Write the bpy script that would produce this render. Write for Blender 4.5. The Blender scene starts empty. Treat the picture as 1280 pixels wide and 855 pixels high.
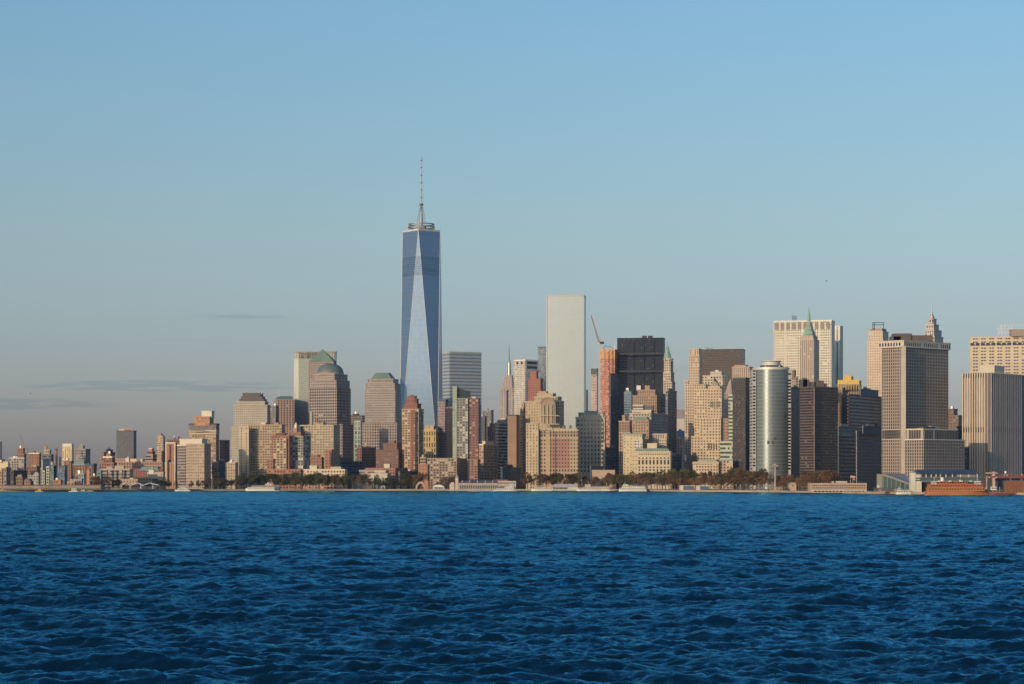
import bpy, bmesh, math, random
import numpy as np
from mathutils import Matrix, Vector
random.seed(7)
rad = math.radians
sc = bpy.context.scene
col = sc.collection
# ---------------------------------------------------------------- camera numbers
F, CX, HY, CH = 2970.0, 640.0, 603.0, 12.0      # focal length in photo pixels, centre, horizon row, eye height
GZ = 2.5                                         # street level
def X(px, D): return (px - CX) / F * D
def Z(py, D): return CH + (HY - py) / F * D
SUN_AZ, SUN_EL = 38.0, 11.0                      # degrees left of straight behind the camera, elevation

cam = bpy.data.cameras.new('camera'); camo = bpy.data.objects.new('camera', cam); col.objects.link(camo)
camo.location = (0, 0, CH); camo.rotation_euler = (rad(90), 0, 0)
cam.sensor_width = 36; cam.lens = F / 1280 * 36
cam.shift_y = (HY - 427.5) / 1280
cam.clip_start = 1; cam.clip_end = 80000
sc.camera = camo
sc.render.engine = 'CYCLES'
sc.view_settings.view_transform = 'Standard'; sc.view_settings.look = 'None'
sc.view_settings.gamma = 1; sc.view_settings.exposure = 0; sc.view_settings.use_curve_mapping = False
sc.cycles.max_bounces = 4; sc.cycles.glossy_bounces = 2; sc.cycles.diffuse_bounces = 2; sc.cycles.volume_bounces = 0
sc.cycles.use_denoising = True
sc.cycles.volume_step_rate = 5

# ---------------------------------------------------------------- world
w = bpy.data.worlds.new('World'); sc.world = w; w.use_nodes = True
nt = w.node_tree; bg = nt.nodes['Background']
sk = nt.nodes.new('ShaderNodeTexSky'); sk.sky_type = 'NISHITA'; sk.sun_disc = False
sk.sun_elevation = rad(SUN_EL); sk.sun_rotation = rad(180 + SUN_AZ)
sk.air_density = 1.0; sk.dust_density = 1.15; sk.ozone_density = 2.3
bg.inputs[1].default_value = 0.13
def N(tree, t, **kw):
    n = tree.nodes.new(t)
    for k, v in kw.items(): setattr(n, k, v)
    return n
def mth(tree, op, a, b=None, c=None):
    n = N(tree, 'ShaderNodeMath', operation=op)
    for i, v in enumerate((a, b, c)):
        if v is None: continue
        if isinstance(v, (int, float)): n.inputs[i].default_value = v
        else: tree.links.new(v, n.inputs[i])
    return n.outputs[0]
def mix(tree, fac, a, b, mode='MIX'):
    n = N(tree, 'ShaderNodeMix', data_type='RGBA', blend_type=mode)
    for i, v in ((0, fac), (6, a), (7, b)):
        if isinstance(v, (int, float)): n.inputs[i].default_value = v
        elif isinstance(v, tuple): n.inputs[i].default_value = (*v[:3], 1)
        else: tree.links.new(v, n.inputs[i])
    return n.outputs[2]
tc = N(nt, 'ShaderNodeTexCoord'); sp = N(nt, 'ShaderNodeSeparateXYZ'); nt.links.new(tc.outputs['Generated'], sp.inputs[0])
az = mth(nt, 'ARCTAN2', sp.outputs[0], sp.outputs[1]); el = mth(nt, 'ARCSINE', sp.outputs[2])
cmb = N(nt, 'ShaderNodeCombineXYZ')
nt.links.new(mth(nt, 'MULTIPLY', az, 60), cmb.inputs[0]); nt.links.new(mth(nt, 'MULTIPLY', el, 700), cmb.inputs[1])
nz = N(nt, 'ShaderNodeTexNoise'); nz.inputs['Scale'].default_value = 1.0; nz.inputs['Detail'].default_value = 4
nt.links.new(cmb.outputs[0], nz.inputs['Vector'])
cl = None
# thin streaks of cloud low in the sky: (azimuth, elevation, half width, half height, strength)
for pxa, pya, hw, hh, st in ((200, 484, 190, 8, 1.6), (30, 507, 120, 8, 1.5), (300, 397, 70, 4, 1.1), (620, 453, 60, 3.5, .4), (850, 463, 120, 6, .35),
                             (1000, 500, 300, 14, .4), (620, 497, 80, 4, .4), (240, 428, 90, 4, .2), (-500, 470, 300, 10, .6), (1900, 480, 400, 12, .5)):
    a0 = math.atan((pxa - CX) / F); e0 = math.atan((HY - pya) / F)
    da = mth(nt, 'DIVIDE', mth(nt, 'SUBTRACT', az, a0), hw / F); de = mth(nt, 'DIVIDE', mth(nt, 'SUBTRACT', el, e0), hh / F)
    r2 = mth(nt, 'ADD', mth(nt, 'MULTIPLY', da, da), mth(nt, 'MULTIPLY', de, de))
    m = mth(nt, 'MULTIPLY', mth(nt, 'MAXIMUM', mth(nt, 'SUBTRACT', 1.0, r2), 0.0), st)
    cl = m if cl is None else mth(nt, 'ADD', cl, m)
ns = N(nt, 'ShaderNodeMapRange'); ns.inputs[1].default_value = .38; ns.inputs[2].default_value = .66
nt.links.new(nz.outputs[0], ns.inputs[0])
cl = mth(nt, 'MINIMUM', mth(nt, 'MULTIPLY', cl, ns.outputs[0]), 0.55)
tf = N(nt, 'ShaderNodeMapRange'); tf.inputs[1].default_value = 0.0; tf.inputs[2].default_value = .105; nt.links.new(el, tf.inputs[0])
tf2 = N(nt, 'ShaderNodeMapRange'); tf2.inputs[1].default_value = .105; tf2.inputs[2].default_value = .20; nt.links.new(el, tf2.inputs[0])
skt = mix(nt, 1.0, sk.outputs[0], mix(nt, tf2.outputs[0], mix(nt, tf.outputs[0], (.88, .825, 1.25), (1.0, 1.0, 1.03)), (.94, 1.12, 1.17)), 'MULTIPLY')
cloudy = mix(nt, 1.0, skt, (.66, .78, .92), 'MULTIPLY')
nt.links.new(mix(nt, cl, skt, cloudy), bg.inputs[0])

sun = bpy.data.lights.new('sun', 'SUN'); sun.energy = 2.9; sun.angle = rad(.55); sun.color = (1, .74, .46)
suno = bpy.data.objects.new('sun', sun); col.objects.link(suno)
sd = Vector((-math.sin(rad(SUN_AZ)) * math.cos(rad(SUN_EL)), -math.cos(rad(SUN_AZ)) * math.cos(rad(SUN_EL)), math.sin(rad(SUN_EL))))
suno.rotation_euler = sd.to_track_quat('Z', 'Y').to_euler(); suno.location = (-2000, -3000, 900)

# ---------------------------------------------------------------- materials
def newmat(name):
    m = bpy.data.materials.new(name); m.use_nodes = True
    return m, m.node_tree, m.node_tree.nodes['Principled BSDF']
_pm = {}
def plain(name, c, rough=.7, metal=0., var=.12, scale=.08, spec=.5):
    if name in _pm: return _pm[name]
    m, t, b = newmat(name)
    g = N(t, 'ShaderNodeNewGeometry')
    n = N(t, 'ShaderNodeTexNoise'); n.inputs['Scale'].default_value = scale; n.inputs['Detail'].default_value = 5
    t.links.new(g.outputs['Position'], n.inputs['Vector'])
    mr = N(t, 'ShaderNodeMapRange'); mr.inputs[3].default_value = 1 - var * 2; mr.inputs[4].default_value = 1 + var * 2
    t.links.new(n.outputs[0], mr.inputs[0])
    cc = N(t, 'ShaderNodeCombineColor')
    for i in range(3): t.links.new(mr.outputs[0], cc.inputs[i])
    t.links.new(mix(t, 1.0, tuple(c), cc.outputs[0], 'MULTIPLY'), b.inputs['Base Color'])
    b.inputs['Roughness'].default_value = rough; b.inputs['Metallic'].default_value = metal; b.inputs['Specular IOR Level'].default_value = spec
    _pm[name] = m
    return m

# the facade node group: UV counts bays across and storeys up
fg = bpy.data.node_groups.new('facade', 'ShaderNodeTree')
def sock(n, t, d, io='INPUT'):
    s = fg.interface.new_socket(name=n, in_out=io, socket_type=t)
    if d is not None: s.default_value = d
for n, t, d in (('Wall', 'NodeSocketColor', (.4, .3, .2, 1)), ('Glass', 'NodeSocketColor', (.03, .04, .05, 1)), ('WU', 'NodeSocketFloat', .5), ('WV', 'NodeSocketFloat', .5),
                ('Blind', 'NodeSocketFloat', .15), ('BlindColor', 'NodeSocketColor', (.4, .38, .33, 1)), ('GlassRough', 'NodeSocketFloat', .12), ('WallRough', 'NodeSocketFloat', .75),
                ('GlassMetal', 'NodeSocketFloat', 0.), ('PierN', 'NodeSocketFloat', 0.), ('WallMetal', 'NodeSocketFloat', 0.), ('GVar', 'NodeSocketFloat', .6), ('BandN', 'NodeSocketFloat', 0.)):
    sock(n, t, d)
sock('BSDF', 'NodeSocketShader', None, 'OUTPUT')
gi = N(fg, 'NodeGroupInput'); go = N(fg, 'NodeGroupOutput')
I = gi.outputs
uv = N(fg, 'ShaderNodeUVMap'); uv.uv_map = 'UVMap'
su = N(fg, 'ShaderNodeSeparateXYZ'); fg.links.new(uv.outputs[0], su.inputs[0])
fu = mth(fg, 'FRACT', su.outputs[0]); fv = mth(fg, 'FRACT', su.outputs[1])
iu = mth(fg, 'FLOOR', su.outputs[0]); iv = mth(fg, 'FLOOR', su.outputs[1])
def inside(fr, wdt): return mth(fg, 'LESS_THAN', mth(fg, 'ABSOLUTE', mth(fg, 'SUBTRACT', fr, .5)), mth(fg, 'MULTIPLY', wdt, .5))
mask = mth(fg, 'MULTIPLY', inside(fu, I['WU']), inside(fv, I['WV']))
mask = mth(fg, 'MULTIPLY', mask, mth(fg, 'GREATER_THAN', su.outputs[1], 0.0))
pn = mth(fg, 'MAXIMUM', I['PierN'], 1.0)
pier = mth(fg, 'MULTIPLY', mth(fg, 'LESS_THAN', mth(fg, 'MODULO', mth(fg, 'ADD', iu, .5), pn), 1.0), mth(fg, 'GREATER_THAN', I['PierN'], .5))
mask = mth(fg, 'MULTIPLY', mask, mth(fg, 'SUBTRACT', 1.0, pier))
bn = mth(fg, 'MAXIMUM', I['BandN'], 1.0)
band = mth(fg, 'MULTIPLY', mth(fg, 'LESS_THAN', mth(fg, 'MODULO', mth(fg, 'ADD', iv, .5), bn), 1.0), mth(fg, 'GREATER_THAN', I['BandN'], .5))
mask = mth(fg, 'MULTIPLY', mask, mth(fg, 'SUBTRACT', 1.0, band))
oi = N(fg, 'ShaderNodeObjectInfo')
cv = N(fg, 'ShaderNodeCombineXYZ'); fg.links.new(iu, cv.inputs[0]); fg.links.new(iv, cv.inputs[1]); fg.links.new(mth(fg, 'MULTIPLY', oi.outputs['Random'], 97.), cv.inputs[2])
wn = N(fg, 'ShaderNodeTexWhiteNoise'); fg.links.new(cv.outputs[0], wn.inputs['Vector'])
sw = N(fg, 'ShaderNodeSeparateColor'); fg.links.new(wn.outputs['Color'], sw.inputs[0])
gf = mth(fg, 'ADD', mth(fg, 'MULTIPLY', mth(fg, 'SUBTRACT', sw.outputs[0], .5), mth(fg, 'MULTIPLY', I['GVar'], 2.)), 1.)
gc = N(fg, 'ShaderNodeCombineColor')
for i in range(3): fg.links.new(gf, gc.inputs[i])
glass = mix(fg, 1.0, I['Glass'], gc.outputs[0], 'MULTIPLY')
isb = mth(fg, 'LESS_THAN', sw.outputs[1], I['Blind'])  # pale panes: blinds, with sun glints put into the same colour
glass = mix(fg, isb, glass, I['BlindColor'])
ge = N(fg, 'ShaderNodeNewGeometry'); nn = N(fg, 'ShaderNodeTexNoise'); nn.inputs['Scale'].default_value = .035; nn.inputs['Detail'].default_value = 6; nn.inputs['Roughness'].default_value = .65
fg.links.new(ge.outputs['Position'], nn.inputs['Vector'])
wf = mth(fg, 'ADD', mth(fg, 'MULTIPLY', nn.outputs[0], .5), .75)
wf = mth(fg, 'MULTIPLY', wf, mth(fg, 'ADD', mth(fg, 'MULTIPLY', sw.outputs[2], .10), .95))
wc = N(fg, 'ShaderNodeCombineColor')
for i in range(3): fg.links.new(wf, wc.inputs[i])
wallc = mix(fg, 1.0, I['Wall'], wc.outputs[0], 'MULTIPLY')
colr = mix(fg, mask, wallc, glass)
def lerp(a, b): return mth(fg, 'ADD', mth(fg, 'MULTIPLY', mask, b), mth(fg, 'MULTIPLY', mth(fg, 'SUBTRACT', 1., mask), a))
pb = N(fg, 'ShaderNodeBsdfPrincipled')
fg.links.new(colr, pb.inputs['Base Color'])
fg.links.new(lerp(I['WallRough'], mth(fg, 'ADD', I['GlassRough'], mth(fg, 'MULTIPLY', isb, .4))), pb.inputs['Roughness'])
fg.links.new(lerp(I['WallMetal'], mth(fg, 'MULTIPLY', I['GlassMetal'], mth(fg, 'SUBTRACT', 1., isb))), pb.inputs['Metallic'])
fg.links.new(pb.outputs[0], go.inputs[0])

WALL = dict(lime=(.52, .43, .33), tan=(.42, .32, .23), beige=(.50, .41, .31), cream=(.66, .56, .41), brick=(.26, .13, .09), rust=(.33, .165, .11), palebrick=(.42, .25, .18),
            brown=(.20, .13, .09), mauve=(.34, .28, .26), grey=(.28, .28, .29), greyl=(.42, .41, .40), white=(.72, .68, .60), black=(.018, .022, .032), dark=(.05, .05, .058),
            darkbrown=(.085, .062, .052), slate=(.12, .15, .19), teal=(.16, .27, .28), yellow=(.70, .47, .14), orange=(.52, .20, .09), pink=(.48, .30, .24), navy=(.05, .075, .11),  # navy and slate also carry the shade of shaded blocks
            granite=(.36, .29, .25), orangebrick=(.46, .23, .12), greenwhite=(.55, .62, .50), steel=(.50, .50, .48))
GLASS = dict(dark=(.02, .025, .035), blue=(.05, .10, .17), green=(.08, .14, .14), bronze=(.05, .035, .03), grey=(.07, .08, .10), black=(.008, .009, .012))
#            bay  storey wu   wv   blind+glint rough pier
STY = dict(punch=(4.3, 4.3, .50, .52, .08, .15), fine=(3.4, 3.9, .52, .50, .07, .15), apt=(4.4, 3.7, .60, .56, .20, .15), vert=(3.8, 3.9, .46, .86, .06, .15), vertt=(3.3, 3.9, .55, .95, .04, .15),
           horiz=(3.0, 4.6, 1.0, .50, .10, .12), curtain=(1.8, 3.9, .88, .86, .05, .10), big=(4.6, 3.9, .58, .60, .12, .15), blank=(6., 4., 0., 0., 0., .2), grid=(3.4, 4.4, .60, .62, .04, .12),
           gothic=(3.6, 4.2, .48, .66, .05, .15), tiny=(4.6, 4.2, .30, .36, .12, .15))
_fm = {}
def fac(wall, sty, glass='dark', **kw):
    key = (wall, sty, glass, tuple(sorted(kw.items())))
    if key in _fm: return _fm[key]
    bw, fh, wu, wv, bl, rg = STY[sty]
    m = bpy.data.materials.new('facade %s %s' % (wall, sty)); m.use_nodes = True; t = m.node_tree
    t.nodes.remove(t.nodes['Principled BSDF'])
    g = N(t, 'ShaderNodeGroup'); g.node_tree = fg
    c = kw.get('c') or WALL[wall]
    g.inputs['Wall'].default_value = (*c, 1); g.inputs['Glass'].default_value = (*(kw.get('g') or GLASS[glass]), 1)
    g.inputs['WU'].default_value = kw.get('wu', wu); g.inputs['WV'].default_value = kw.get('wv', wv); g.inputs['Blind'].default_value = kw.get('bl', bl)
    g.inputs['GlassRough'].default_value = kw.get('rg', rg); g.inputs['GlassMetal'].default_value = kw.get('gm', 0.); g.inputs['PierN'].default_value = kw.get('pier', 0)
    g.inputs['BandN'].default_value = kw.get('band', 0)
    g.inputs['WallRough'].default_value = kw.get('wr', .75); g.inputs['WallMetal'].default_value = kw.get('wm', 0.); g.inputs['GVar'].default_value = kw.get('gv', .6)
    g.inputs['BlindColor'].default_value = (*[min(.6, x * .9 + .06) for x in c], 1)
    if 'bc' in kw: g.inputs['BlindColor'].default_value = (*kw['bc'], 1)
    t.links.new(g.outputs[0], t.nodes['Material Output'].inputs[0])
    r = (m, kw.get('bw', bw), kw.get('fh', fh))
    _fm[key] = r
    return r
ROOF = plain('roof gravel', (.16, .14, .13)); ROOFD = plain('roof dark', (.06, .055, .055)); COPPER = plain('green copper roof', (.15, .225, .185), .6, var=.15)
STONE = plain('stone trim', (.50, .42, .33)); DARKM = plain('dark metal', (.05, .05, .055), .5, .3); STEEL = plain('galvanised steel', (.42, .42, .42), .45, .6)
WHITE = plain('white paint', (.75, .73, .68), .5); PANE = plain('window glass', (.02, .025, .035), .15, 0, .3, .3); CONC = plain('concrete', (.36, .34, .31))
TRIM = {k: plain('trim ' + k, tuple(min(.8, x * 1.12) for x in v)) for k, v in WALL.items()}

# ---------------------------------------------------------------- objects
def link(name, me, mats=(), parent=None, smooth=False):
    o = bpy.data.objects.new(name, me); col.objects.link(o)
    for m in mats: me.materials.append(m)
    if parent is not None: o.parent = parent
    if smooth: me.polygons.foreach_set('use_smooth', [True] * len(me.polygons))
    return o
def root(name, loc, label, cat, group=None):
    o = bpy.data.objects.new(name, None); o.empty_display_size = 5; col.objects.link(o); o.location = loc
    o['label'] = label; o['category'] = cat
    if group: o['group'] = group
    o.parent = None
    return o
def tag(o, label=None, cat=None, group=None, kind=None):
    if label: o['label'] = label
    if cat: o['category'] = cat
    if group: o['group'] = group
    if kind: o['kind'] = kind
    return o
class MB:
    """collects simple shapes in world space; build() makes ONE mesh, local to its parent"""
    def __init__(s): s.v = []; s.f = []; s.mi = []; s.uv = []
    def quad(s, pts, mi=0, uvs=None):
        b = len(s.v); s.v += [tuple(p) for p in pts]; s.f.append(tuple(range(b, b + len(pts)))); s.mi.append(mi)
        s.uv += list(uvs) if uvs else [(0.01, -1.)] * len(pts)
        return s
    def prism(s, bot, z0, z1, top=None, bw=3., fh=3.5, mi=0, rmi=1, cap=True, bottom=False, smoothu=False):
        top = top or bot; n = len(bot); per = 0.
        nf = max(1, round((z1 - z0) / fh))
        for i in range(n):
            a, b2 = bot[i], bot[(i + 1) % n]; ta, tb = top[i], top[(i + 1) % n]
            L = math.hypot(b2[0] - a[0], b2[1] - a[1])
            if smoothu: u0, u1 = per / bw, (per + L) / bw
            else: u0, u1 = 0., float(max(1, round(L / bw)))
            per += L
            s.quad([(a[0], a[1], z0), (b2[0], b2[1], z0), (tb[0], tb[1], z1), (ta[0], ta[1], z1)], mi, [(u0, 0), (u1, 0), (u1, nf), (u0, nf)])
        if cap: s.quad([(p[0], p[1], z1) for p in top], rmi)
        if bottom: s.quad([(p[0], p[1], z0) for p in reversed(bot)], rmi)
        return s
    def box(s, cx, cy, z0, sx, sy, sz, rot=0., mi=0):
        c, q = math.cos(rot), math.sin(rot)
        pts = [(cx + dx * c - dy * q, cy + dx * q + dy * c) for dx, dy in ((-sx / 2, -sy / 2), (sx / 2, -sy / 2), (sx / 2, sy / 2), (-sx / 2, sy / 2))]
        return s._bx(pts, z0, z0 + sz, mi)
    def _bx(s, p, z0, z1, mi):
        for i in range(4):
            a, b = p[i], p[(i + 1) % 4]; s.quad([(*a, z0), (*b, z0), (*b, z1), (*a, z1)], mi)
        s.quad([(*q, z1) for q in p], mi); s.quad([(*q, z0) for q in reversed(p)], mi); return s
    def tube(s, p0, p1, r0, r1=None, n=8, mi=0):
        r1 = r0 if r1 is None else r1
        a, b = Vector(p0), Vector(p1); d = (b - a)
        if d.length < 1e-6: return s
        d.normalize(); u = d.orthogonal().normalized(); v = d.cross(u)
        ra = [a + (u * math.cos(t) + v * math.sin(t)) * r0 for t in [2 * math.pi * k / n for k in range(n)]]
        rb = [b + (u * math.cos(t) + v * math.sin(t)) * r1 for t in [2 * math.pi * k / n for k in range(n)]]
        for k in range(n): s.quad([ra[k], ra[(k + 1) % n], rb[(k + 1) % n], rb[k]], mi)
        s.quad(list(reversed(ra)), mi); s.quad(rb, mi); return s
    def lathe(s, cx, cy, prof, n=24, mi=0):
        for (r0, z0), (r1, z1) in zip(prof, prof[1:]):
            for k in range(n):
                a, b = 2 * math.pi * k / n, 2 * math.pi * (k + 1) / n
                q = [(cx + r0 * math.cos(a), cy + r0 * math.sin(a), z0), (cx + r0 * math.cos(b), cy + r0 * math.sin(b), z0), (cx + r1 * math.cos(b), cy + r1 * math.sin(b), z1), (cx + r1 * math.cos(a), cy + r1 * math.sin(a), z1)]
                if r1 < 1e-4: q = q[:3]
                if r0 < 1e-4: q = [q[0], q[2], q[3]]
                s.quad(q, mi)
        return s
    def build(s, name, mats, parent=None, merge=False, smooth=False):
        me = bpy.data.meshes.new(name)
        off = parent.matrix_basis.translation if parent is not None else Vector((0, 0, 0))
        if parent is not None and parent.parent is not None: off = Vector(parent['_w']) if '_w' in parent else Vector(parent.parent.location)
        o3 = tuple(off)
        if parent is None and s.v:
            xs = [p[0] for p in s.v]; ys = [p[1] for p in s.v]; o3 = ((min(xs) + max(xs)) / 2, (min(ys) + max(ys)) / 2, min(p[2] for p in s.v))
        me.from_pydata([(x - o3[0], y - o3[1], z - o3[2]) for x, y, z in s.v], [], s.f)
        ul = me.uv_layers.new(name='UVMap'); ul.data.foreach_set('uv', [c for q in s.uv for c in q])
        for m in (mats if isinstance(mats, (list, tuple)) else [mats]): me.materials.append(m)
        me.polygons.foreach_set('material_index', s.mi)
        if merge:
            bm = bmesh.new(); bm.from_mesh(me); bmesh.ops.remove_doubles(bm, verts=bm.verts, dist=.001); bm.to_mesh(me); bm.free()
        if smooth: me.polygons.foreach_set('use_smooth', [True] * len(me.polygons))
        me.update()
        o = bpy.data.objects.new(name, me); col.objects.link(o)
        if parent is not None: o.parent = parent
        else: o.location = o3
        return o

# ---------------------------------------------------------------- footprints from what the camera sees
def foot(xl, xc, xr, D, th, dep=None):
    kl, kr, kc = (xl - CX) / F, (xr - CX) / F, (xc - CX) / F
    if xr - xc < .6: th = math.degrees(math.atan(kr)) - .3 if th is None or th == 0 else th
    t = rad(th); c, s = math.cos(t), math.sin(t); C = (kc * D, D)
    if xc - xl < .6: L = dep or 30.
    else: L = (C[0] - kl * C[1]) / max(.05, c + kl * s)
    den = s - kr * c
    if xr - xc < .6: R = dep or max(18., L * .75)
    else: R = (kr * C[1] - C[0]) / max(.06, den)
    R = min(R, 160.); L = min(L, 200.)
    Lp = (C[0] - L * c, C[1] + L * s); Rp = (C[0] + R * s, C[1] + R * c); Bp = (Lp[0] + Rp[0] - C[0], Lp[1] + Rp[1] - C[1])
    return [Lp, C, Rp, Bp]                       # seen faces: 0 = left, 1 = right
def fcen(f): return (sum(p[0] for p in f) / len(f), sum(p[1] for p in f) / len(f))
def grow(f, d):
    c = fcen(f); out = []
    n = len(f)
    for i in range(n):
        p, a, b = Vector(f[i]), Vector(f[i - 1]), Vector(f[(i + 1) % n])
        e1 = (p - a).normalized(); e2 = (b - p).normalized()
        n1 = Vector((e1.y, -e1.x)); n2 = Vector((e2.y, -e2.x)); m = n1 + n2
        m = m / max(.3, m.dot(n1)) if m.length > 1e-6 else n1
        out.append((p.x + m.x * d, p.y + m.y * d))
    return out
WINMESH = {}
def window_mesh(w_, h_, kind, mat, frm):
    k = (round(w_, 2), round(h_, 2), kind, mat.name, frm.name)
    if k in WINMESH: return WINMESH[k]
    v = []; f = []; mi = []
    def bx(x0, x1, z0, z1, y0, y1, m):
        b = len(v); v.extend([(x0, y0, z0), (x1, y0, z0), (x1, y1, z0), (x0, y1, z0), (x0, y0, z1), (x1, y0, z1), (x1, y1, z1), (x0, y1, z1)])
        for q in ((0, 1, 5, 4), (1, 2, 6, 5), (3, 0, 4, 7), (4, 5, 6, 7), (0, 3, 2, 1)): f.append(tuple(b + i for i in q)); mi.append(m)
    if kind == 'arch':
        b = len(v); r = w_ / 2; hh = h_ - r
        pts = [(-r, 0), (r, 0), (r, hh)] + [(r * math.cos(a), hh + r * math.sin(a)) for a in [math.pi * k2 / 6 for k2 in range(1, 6)]] + [(-r, hh)]
        v.extend([(x, -.05, z) for x, z in pts]); f.append(tuple(range(b, b + len(pts)))); mi.append(0)
    else: bx(-w_ / 2, w_ / 2, 0, h_, -.05, .15, 0)
    bx(-w_ / 2 - .15, w_ / 2 + .15, -.25, 0, -.25, .15, 1)
    me = bpy.data.meshes.new('window'); me.from_pydata(v, [], f); me.materials.append(mat); me.materials.append(frm)
    me.polygons.foreach_set('material_index', mi); me.update(); WINMESH[k] = me
    return me
def windows(parent, A, B, zs, us, w_, h_, mat=None, frm=None, kind='rect', name='window', limit=100):
    """window pieces along the wall from A to B (left to right as seen from outside) at heights zs and fractions us"""
    mat = mat or PANE; frm = frm or STONE
    me = window_mesh(w_, h_, kind, mat, frm); ang = math.atan2(B[1] - A[1], B[0] - A[0])
    spots = [(A[0] + (B[0] - A[0]) * u, A[1] + (B[1] - A[1]) * u, z) for z in zs for u in us]
    pl = parent.location if parent.parent is None else parent.parent.location
    rest = []
    have = sum(1 for ch in parent.children if ch.name.split('.')[0] == name)
    for x, y, z in spots:
        if have < limit:
            o = bpy.data.objects.new(name, me); col.objects.link(o); o.parent = parent
            o.location = (x - pl[0], y - pl[1], z - pl[2]); o.rotation_euler = (0, 0, ang); have += 1
        else: rest.append((x, y, z))
    if rest:
        vs = []; fs = []; mi = []
        c, s = math.cos(ang), math.sin(ang)
        for x, y, z in rest:
            b = len(vs)
            for q in me.vertices: vs.append((x - pl[0] + q.co.x * c - q.co.y * s, y - pl[1] + q.co.x * s + q.co.y * c, z - pl[2] + q.co.z))
            for p in me.polygons: fs.append(tuple(b + i for i in p.vertices)); mi.append(p.material_index)
        m2 = bpy.data.meshes.new('windows'); m2.from_pydata(vs, [], fs); m2.materials.append(mat); m2.materials.append(frm); m2.polygons.foreach_set('material_index', mi); m2.update()
        o = bpy.data.objects.new('window_rows', m2); col.objects.link(o); o.parent = parent; o['kind'] = 'stuff'
    return spots

def bld(name, label, cat, D, th, blocks, group=None, roofs=True, seed=None):
    """blocks: (part, xl, xc, xr, ytop, ybot, material, options).  Options: par (parapet colour or 0), top='pyr'|'hip' with ya (apex row), f (shrink), dD, roof material, win=(...)"""
    rnd = random.Random(seed if seed is not None else label)
    b0 = blocks[0]; f0 = foot(b0[1], b0[2], b0[3], D, th); c0 = fcen(f0)
    r = root(name, (c0[0], c0[1], GZ), label, cat, group)
    feet = []; last = None
    for i, b in enumerate(blocks):
        part, xl, xc, xr, yt, yb, mat = b[:7]; op = b[7] if len(b) > 7 else {}
        th_b = op.get('th', th); Db = D + op.get('dD', 0)
        f = foot(xl, xc, xr, Db, th_b, op.get('dep'))
        if i and not op.get('front'):
            for _ in range(2):
                dy = c0[1] - fcen(f)[1]; Db += dy; f = foot(xl, xc, xr, Db, th_b, op.get('dep'))
        z1 = Z(yt, Db); z0 = GZ if yb is None else Z(yb, Db) - 1.2
        if isinstance(mat, tuple): m, bw, fh = mat
        else: m, bw, fh = mat, 3., 3.5
        mb = MB(); tp = op.get('top')
        rm = op.get('roof', ROOF)
        if tp == 'pyr':
            c = fcen(f); k = op.get('f', .02); q = [(c[0] + (p[0] - c[0]) * k, c[1] + (p[1] - c[1]) * k) for p in f]
            mb.prism(f, z0, z1, top=q, bw=bw, fh=fh)
        elif tp == 'cham':                        # cut corners
            c = fcen(f); k = op.get('f', .8)
            g = []
            for j in range(4):
                p = Vector(f[j]); a = Vector(f[j - 1]); d = Vector(f[(j + 1) % 4]); e = op.get('e', .18)
                g += [tuple(p + (a - p) * e), tuple(p + (d - p) * e)]
            f = g; mb.prism(f, z0, z1, bw=bw, fh=fh)
        else: mb.prism(f, z0, z1, bw=bw, fh=fh, bottom=op.get('bottom', False))
        o = mb.build(part, [m, rm], r)
        feet.append((f, z0, z1, Db, o))
        wall = op.get('par', 1)
        if wall and tp not in ('pyr',):
            pm = TRIM.get(op.get('pc'), STONE) if op.get('pc') else m
            g = grow(f, op.get('pg', .35)); ph = op.get('ph', 1.3)
            pb = MB(); pb.prism(g, z1 - .4, z1 + ph, bw=1e5, fh=1e5, bottom=True)
            for q in range(len(pb.uv)): pb.uv[q] = (0.01, -1.)
            pb.build('parapet', [pm if not isinstance(pm, tuple) else pm[0], rm], o)
        if op.get('cornice'):
            g = grow(f, .8); cb = MB(); zc = z1 - op['cornice']; cb.prism(g, zc, zc + 1.2, bottom=True)
            for q in range(len(cb.uv)): cb.uv[q] = (0.01, -1.)
            cb.build('cornice', [STONE, STONE], o)
        last = (f, z1, Db)
    if roofs:
        f, z1, Db = last; c = fcen(f)
        ex = Vector((f[1][0] - f[0][0], f[1][1] - f[0][1])); ey = Vector((f[2][0] - f[1][0], f[2][1] - f[1][1]))
        ang = math.atan2(ex.y, ex.x)
        for _ in range(rnd.choice((1, 2, 2, 3))):
            k = rnd.uniform(-.25, .25); k2 = rnd.uniform(-.25, .2)
            p = Vector(c) + ex * k + ey * k2
            mb = MB(); mb.box(p.x, p.y, z1, ex.length * rnd.uniform(.12, .35), ey.length * rnd.uniform(.2, .4), rnd.uniform(2.5, 5.5), ang)
            mb.build(rnd.choice(('rooftop_unit', 'stair_bulkhead')), [rnd.choice((CONC, ROOFD, STONE, STEEL))], r)
    return r, feet
def tank(parent, px, py, D, r=2.2, h=4.):
    """wooden water tank on legs; px, py is its foot"""
    x, z = X(px, D), Z(py, D); mb = MB()
    mb.lathe(x, D, [(r, z + 2.5), (r, z + 2.5 + h), (r * 1.1, z + 2.5 + h), (0, z + 4 + h)], 12)
    for a in range(4): mb.tube((x + r * .7 * math.cos(a * 1.57 + .8), D + r * .7 * math.sin(a * 1.57 + .8), z), (x + r * .7 * math.cos(a * 1.57 + .8), D + r * .7 * math.sin(a * 1.57 + .8), z + 2.6), .2, n=4)
    return mb.build('water_tank', [plain('tank wood', (.22, .15, .1))], parent)
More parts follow.
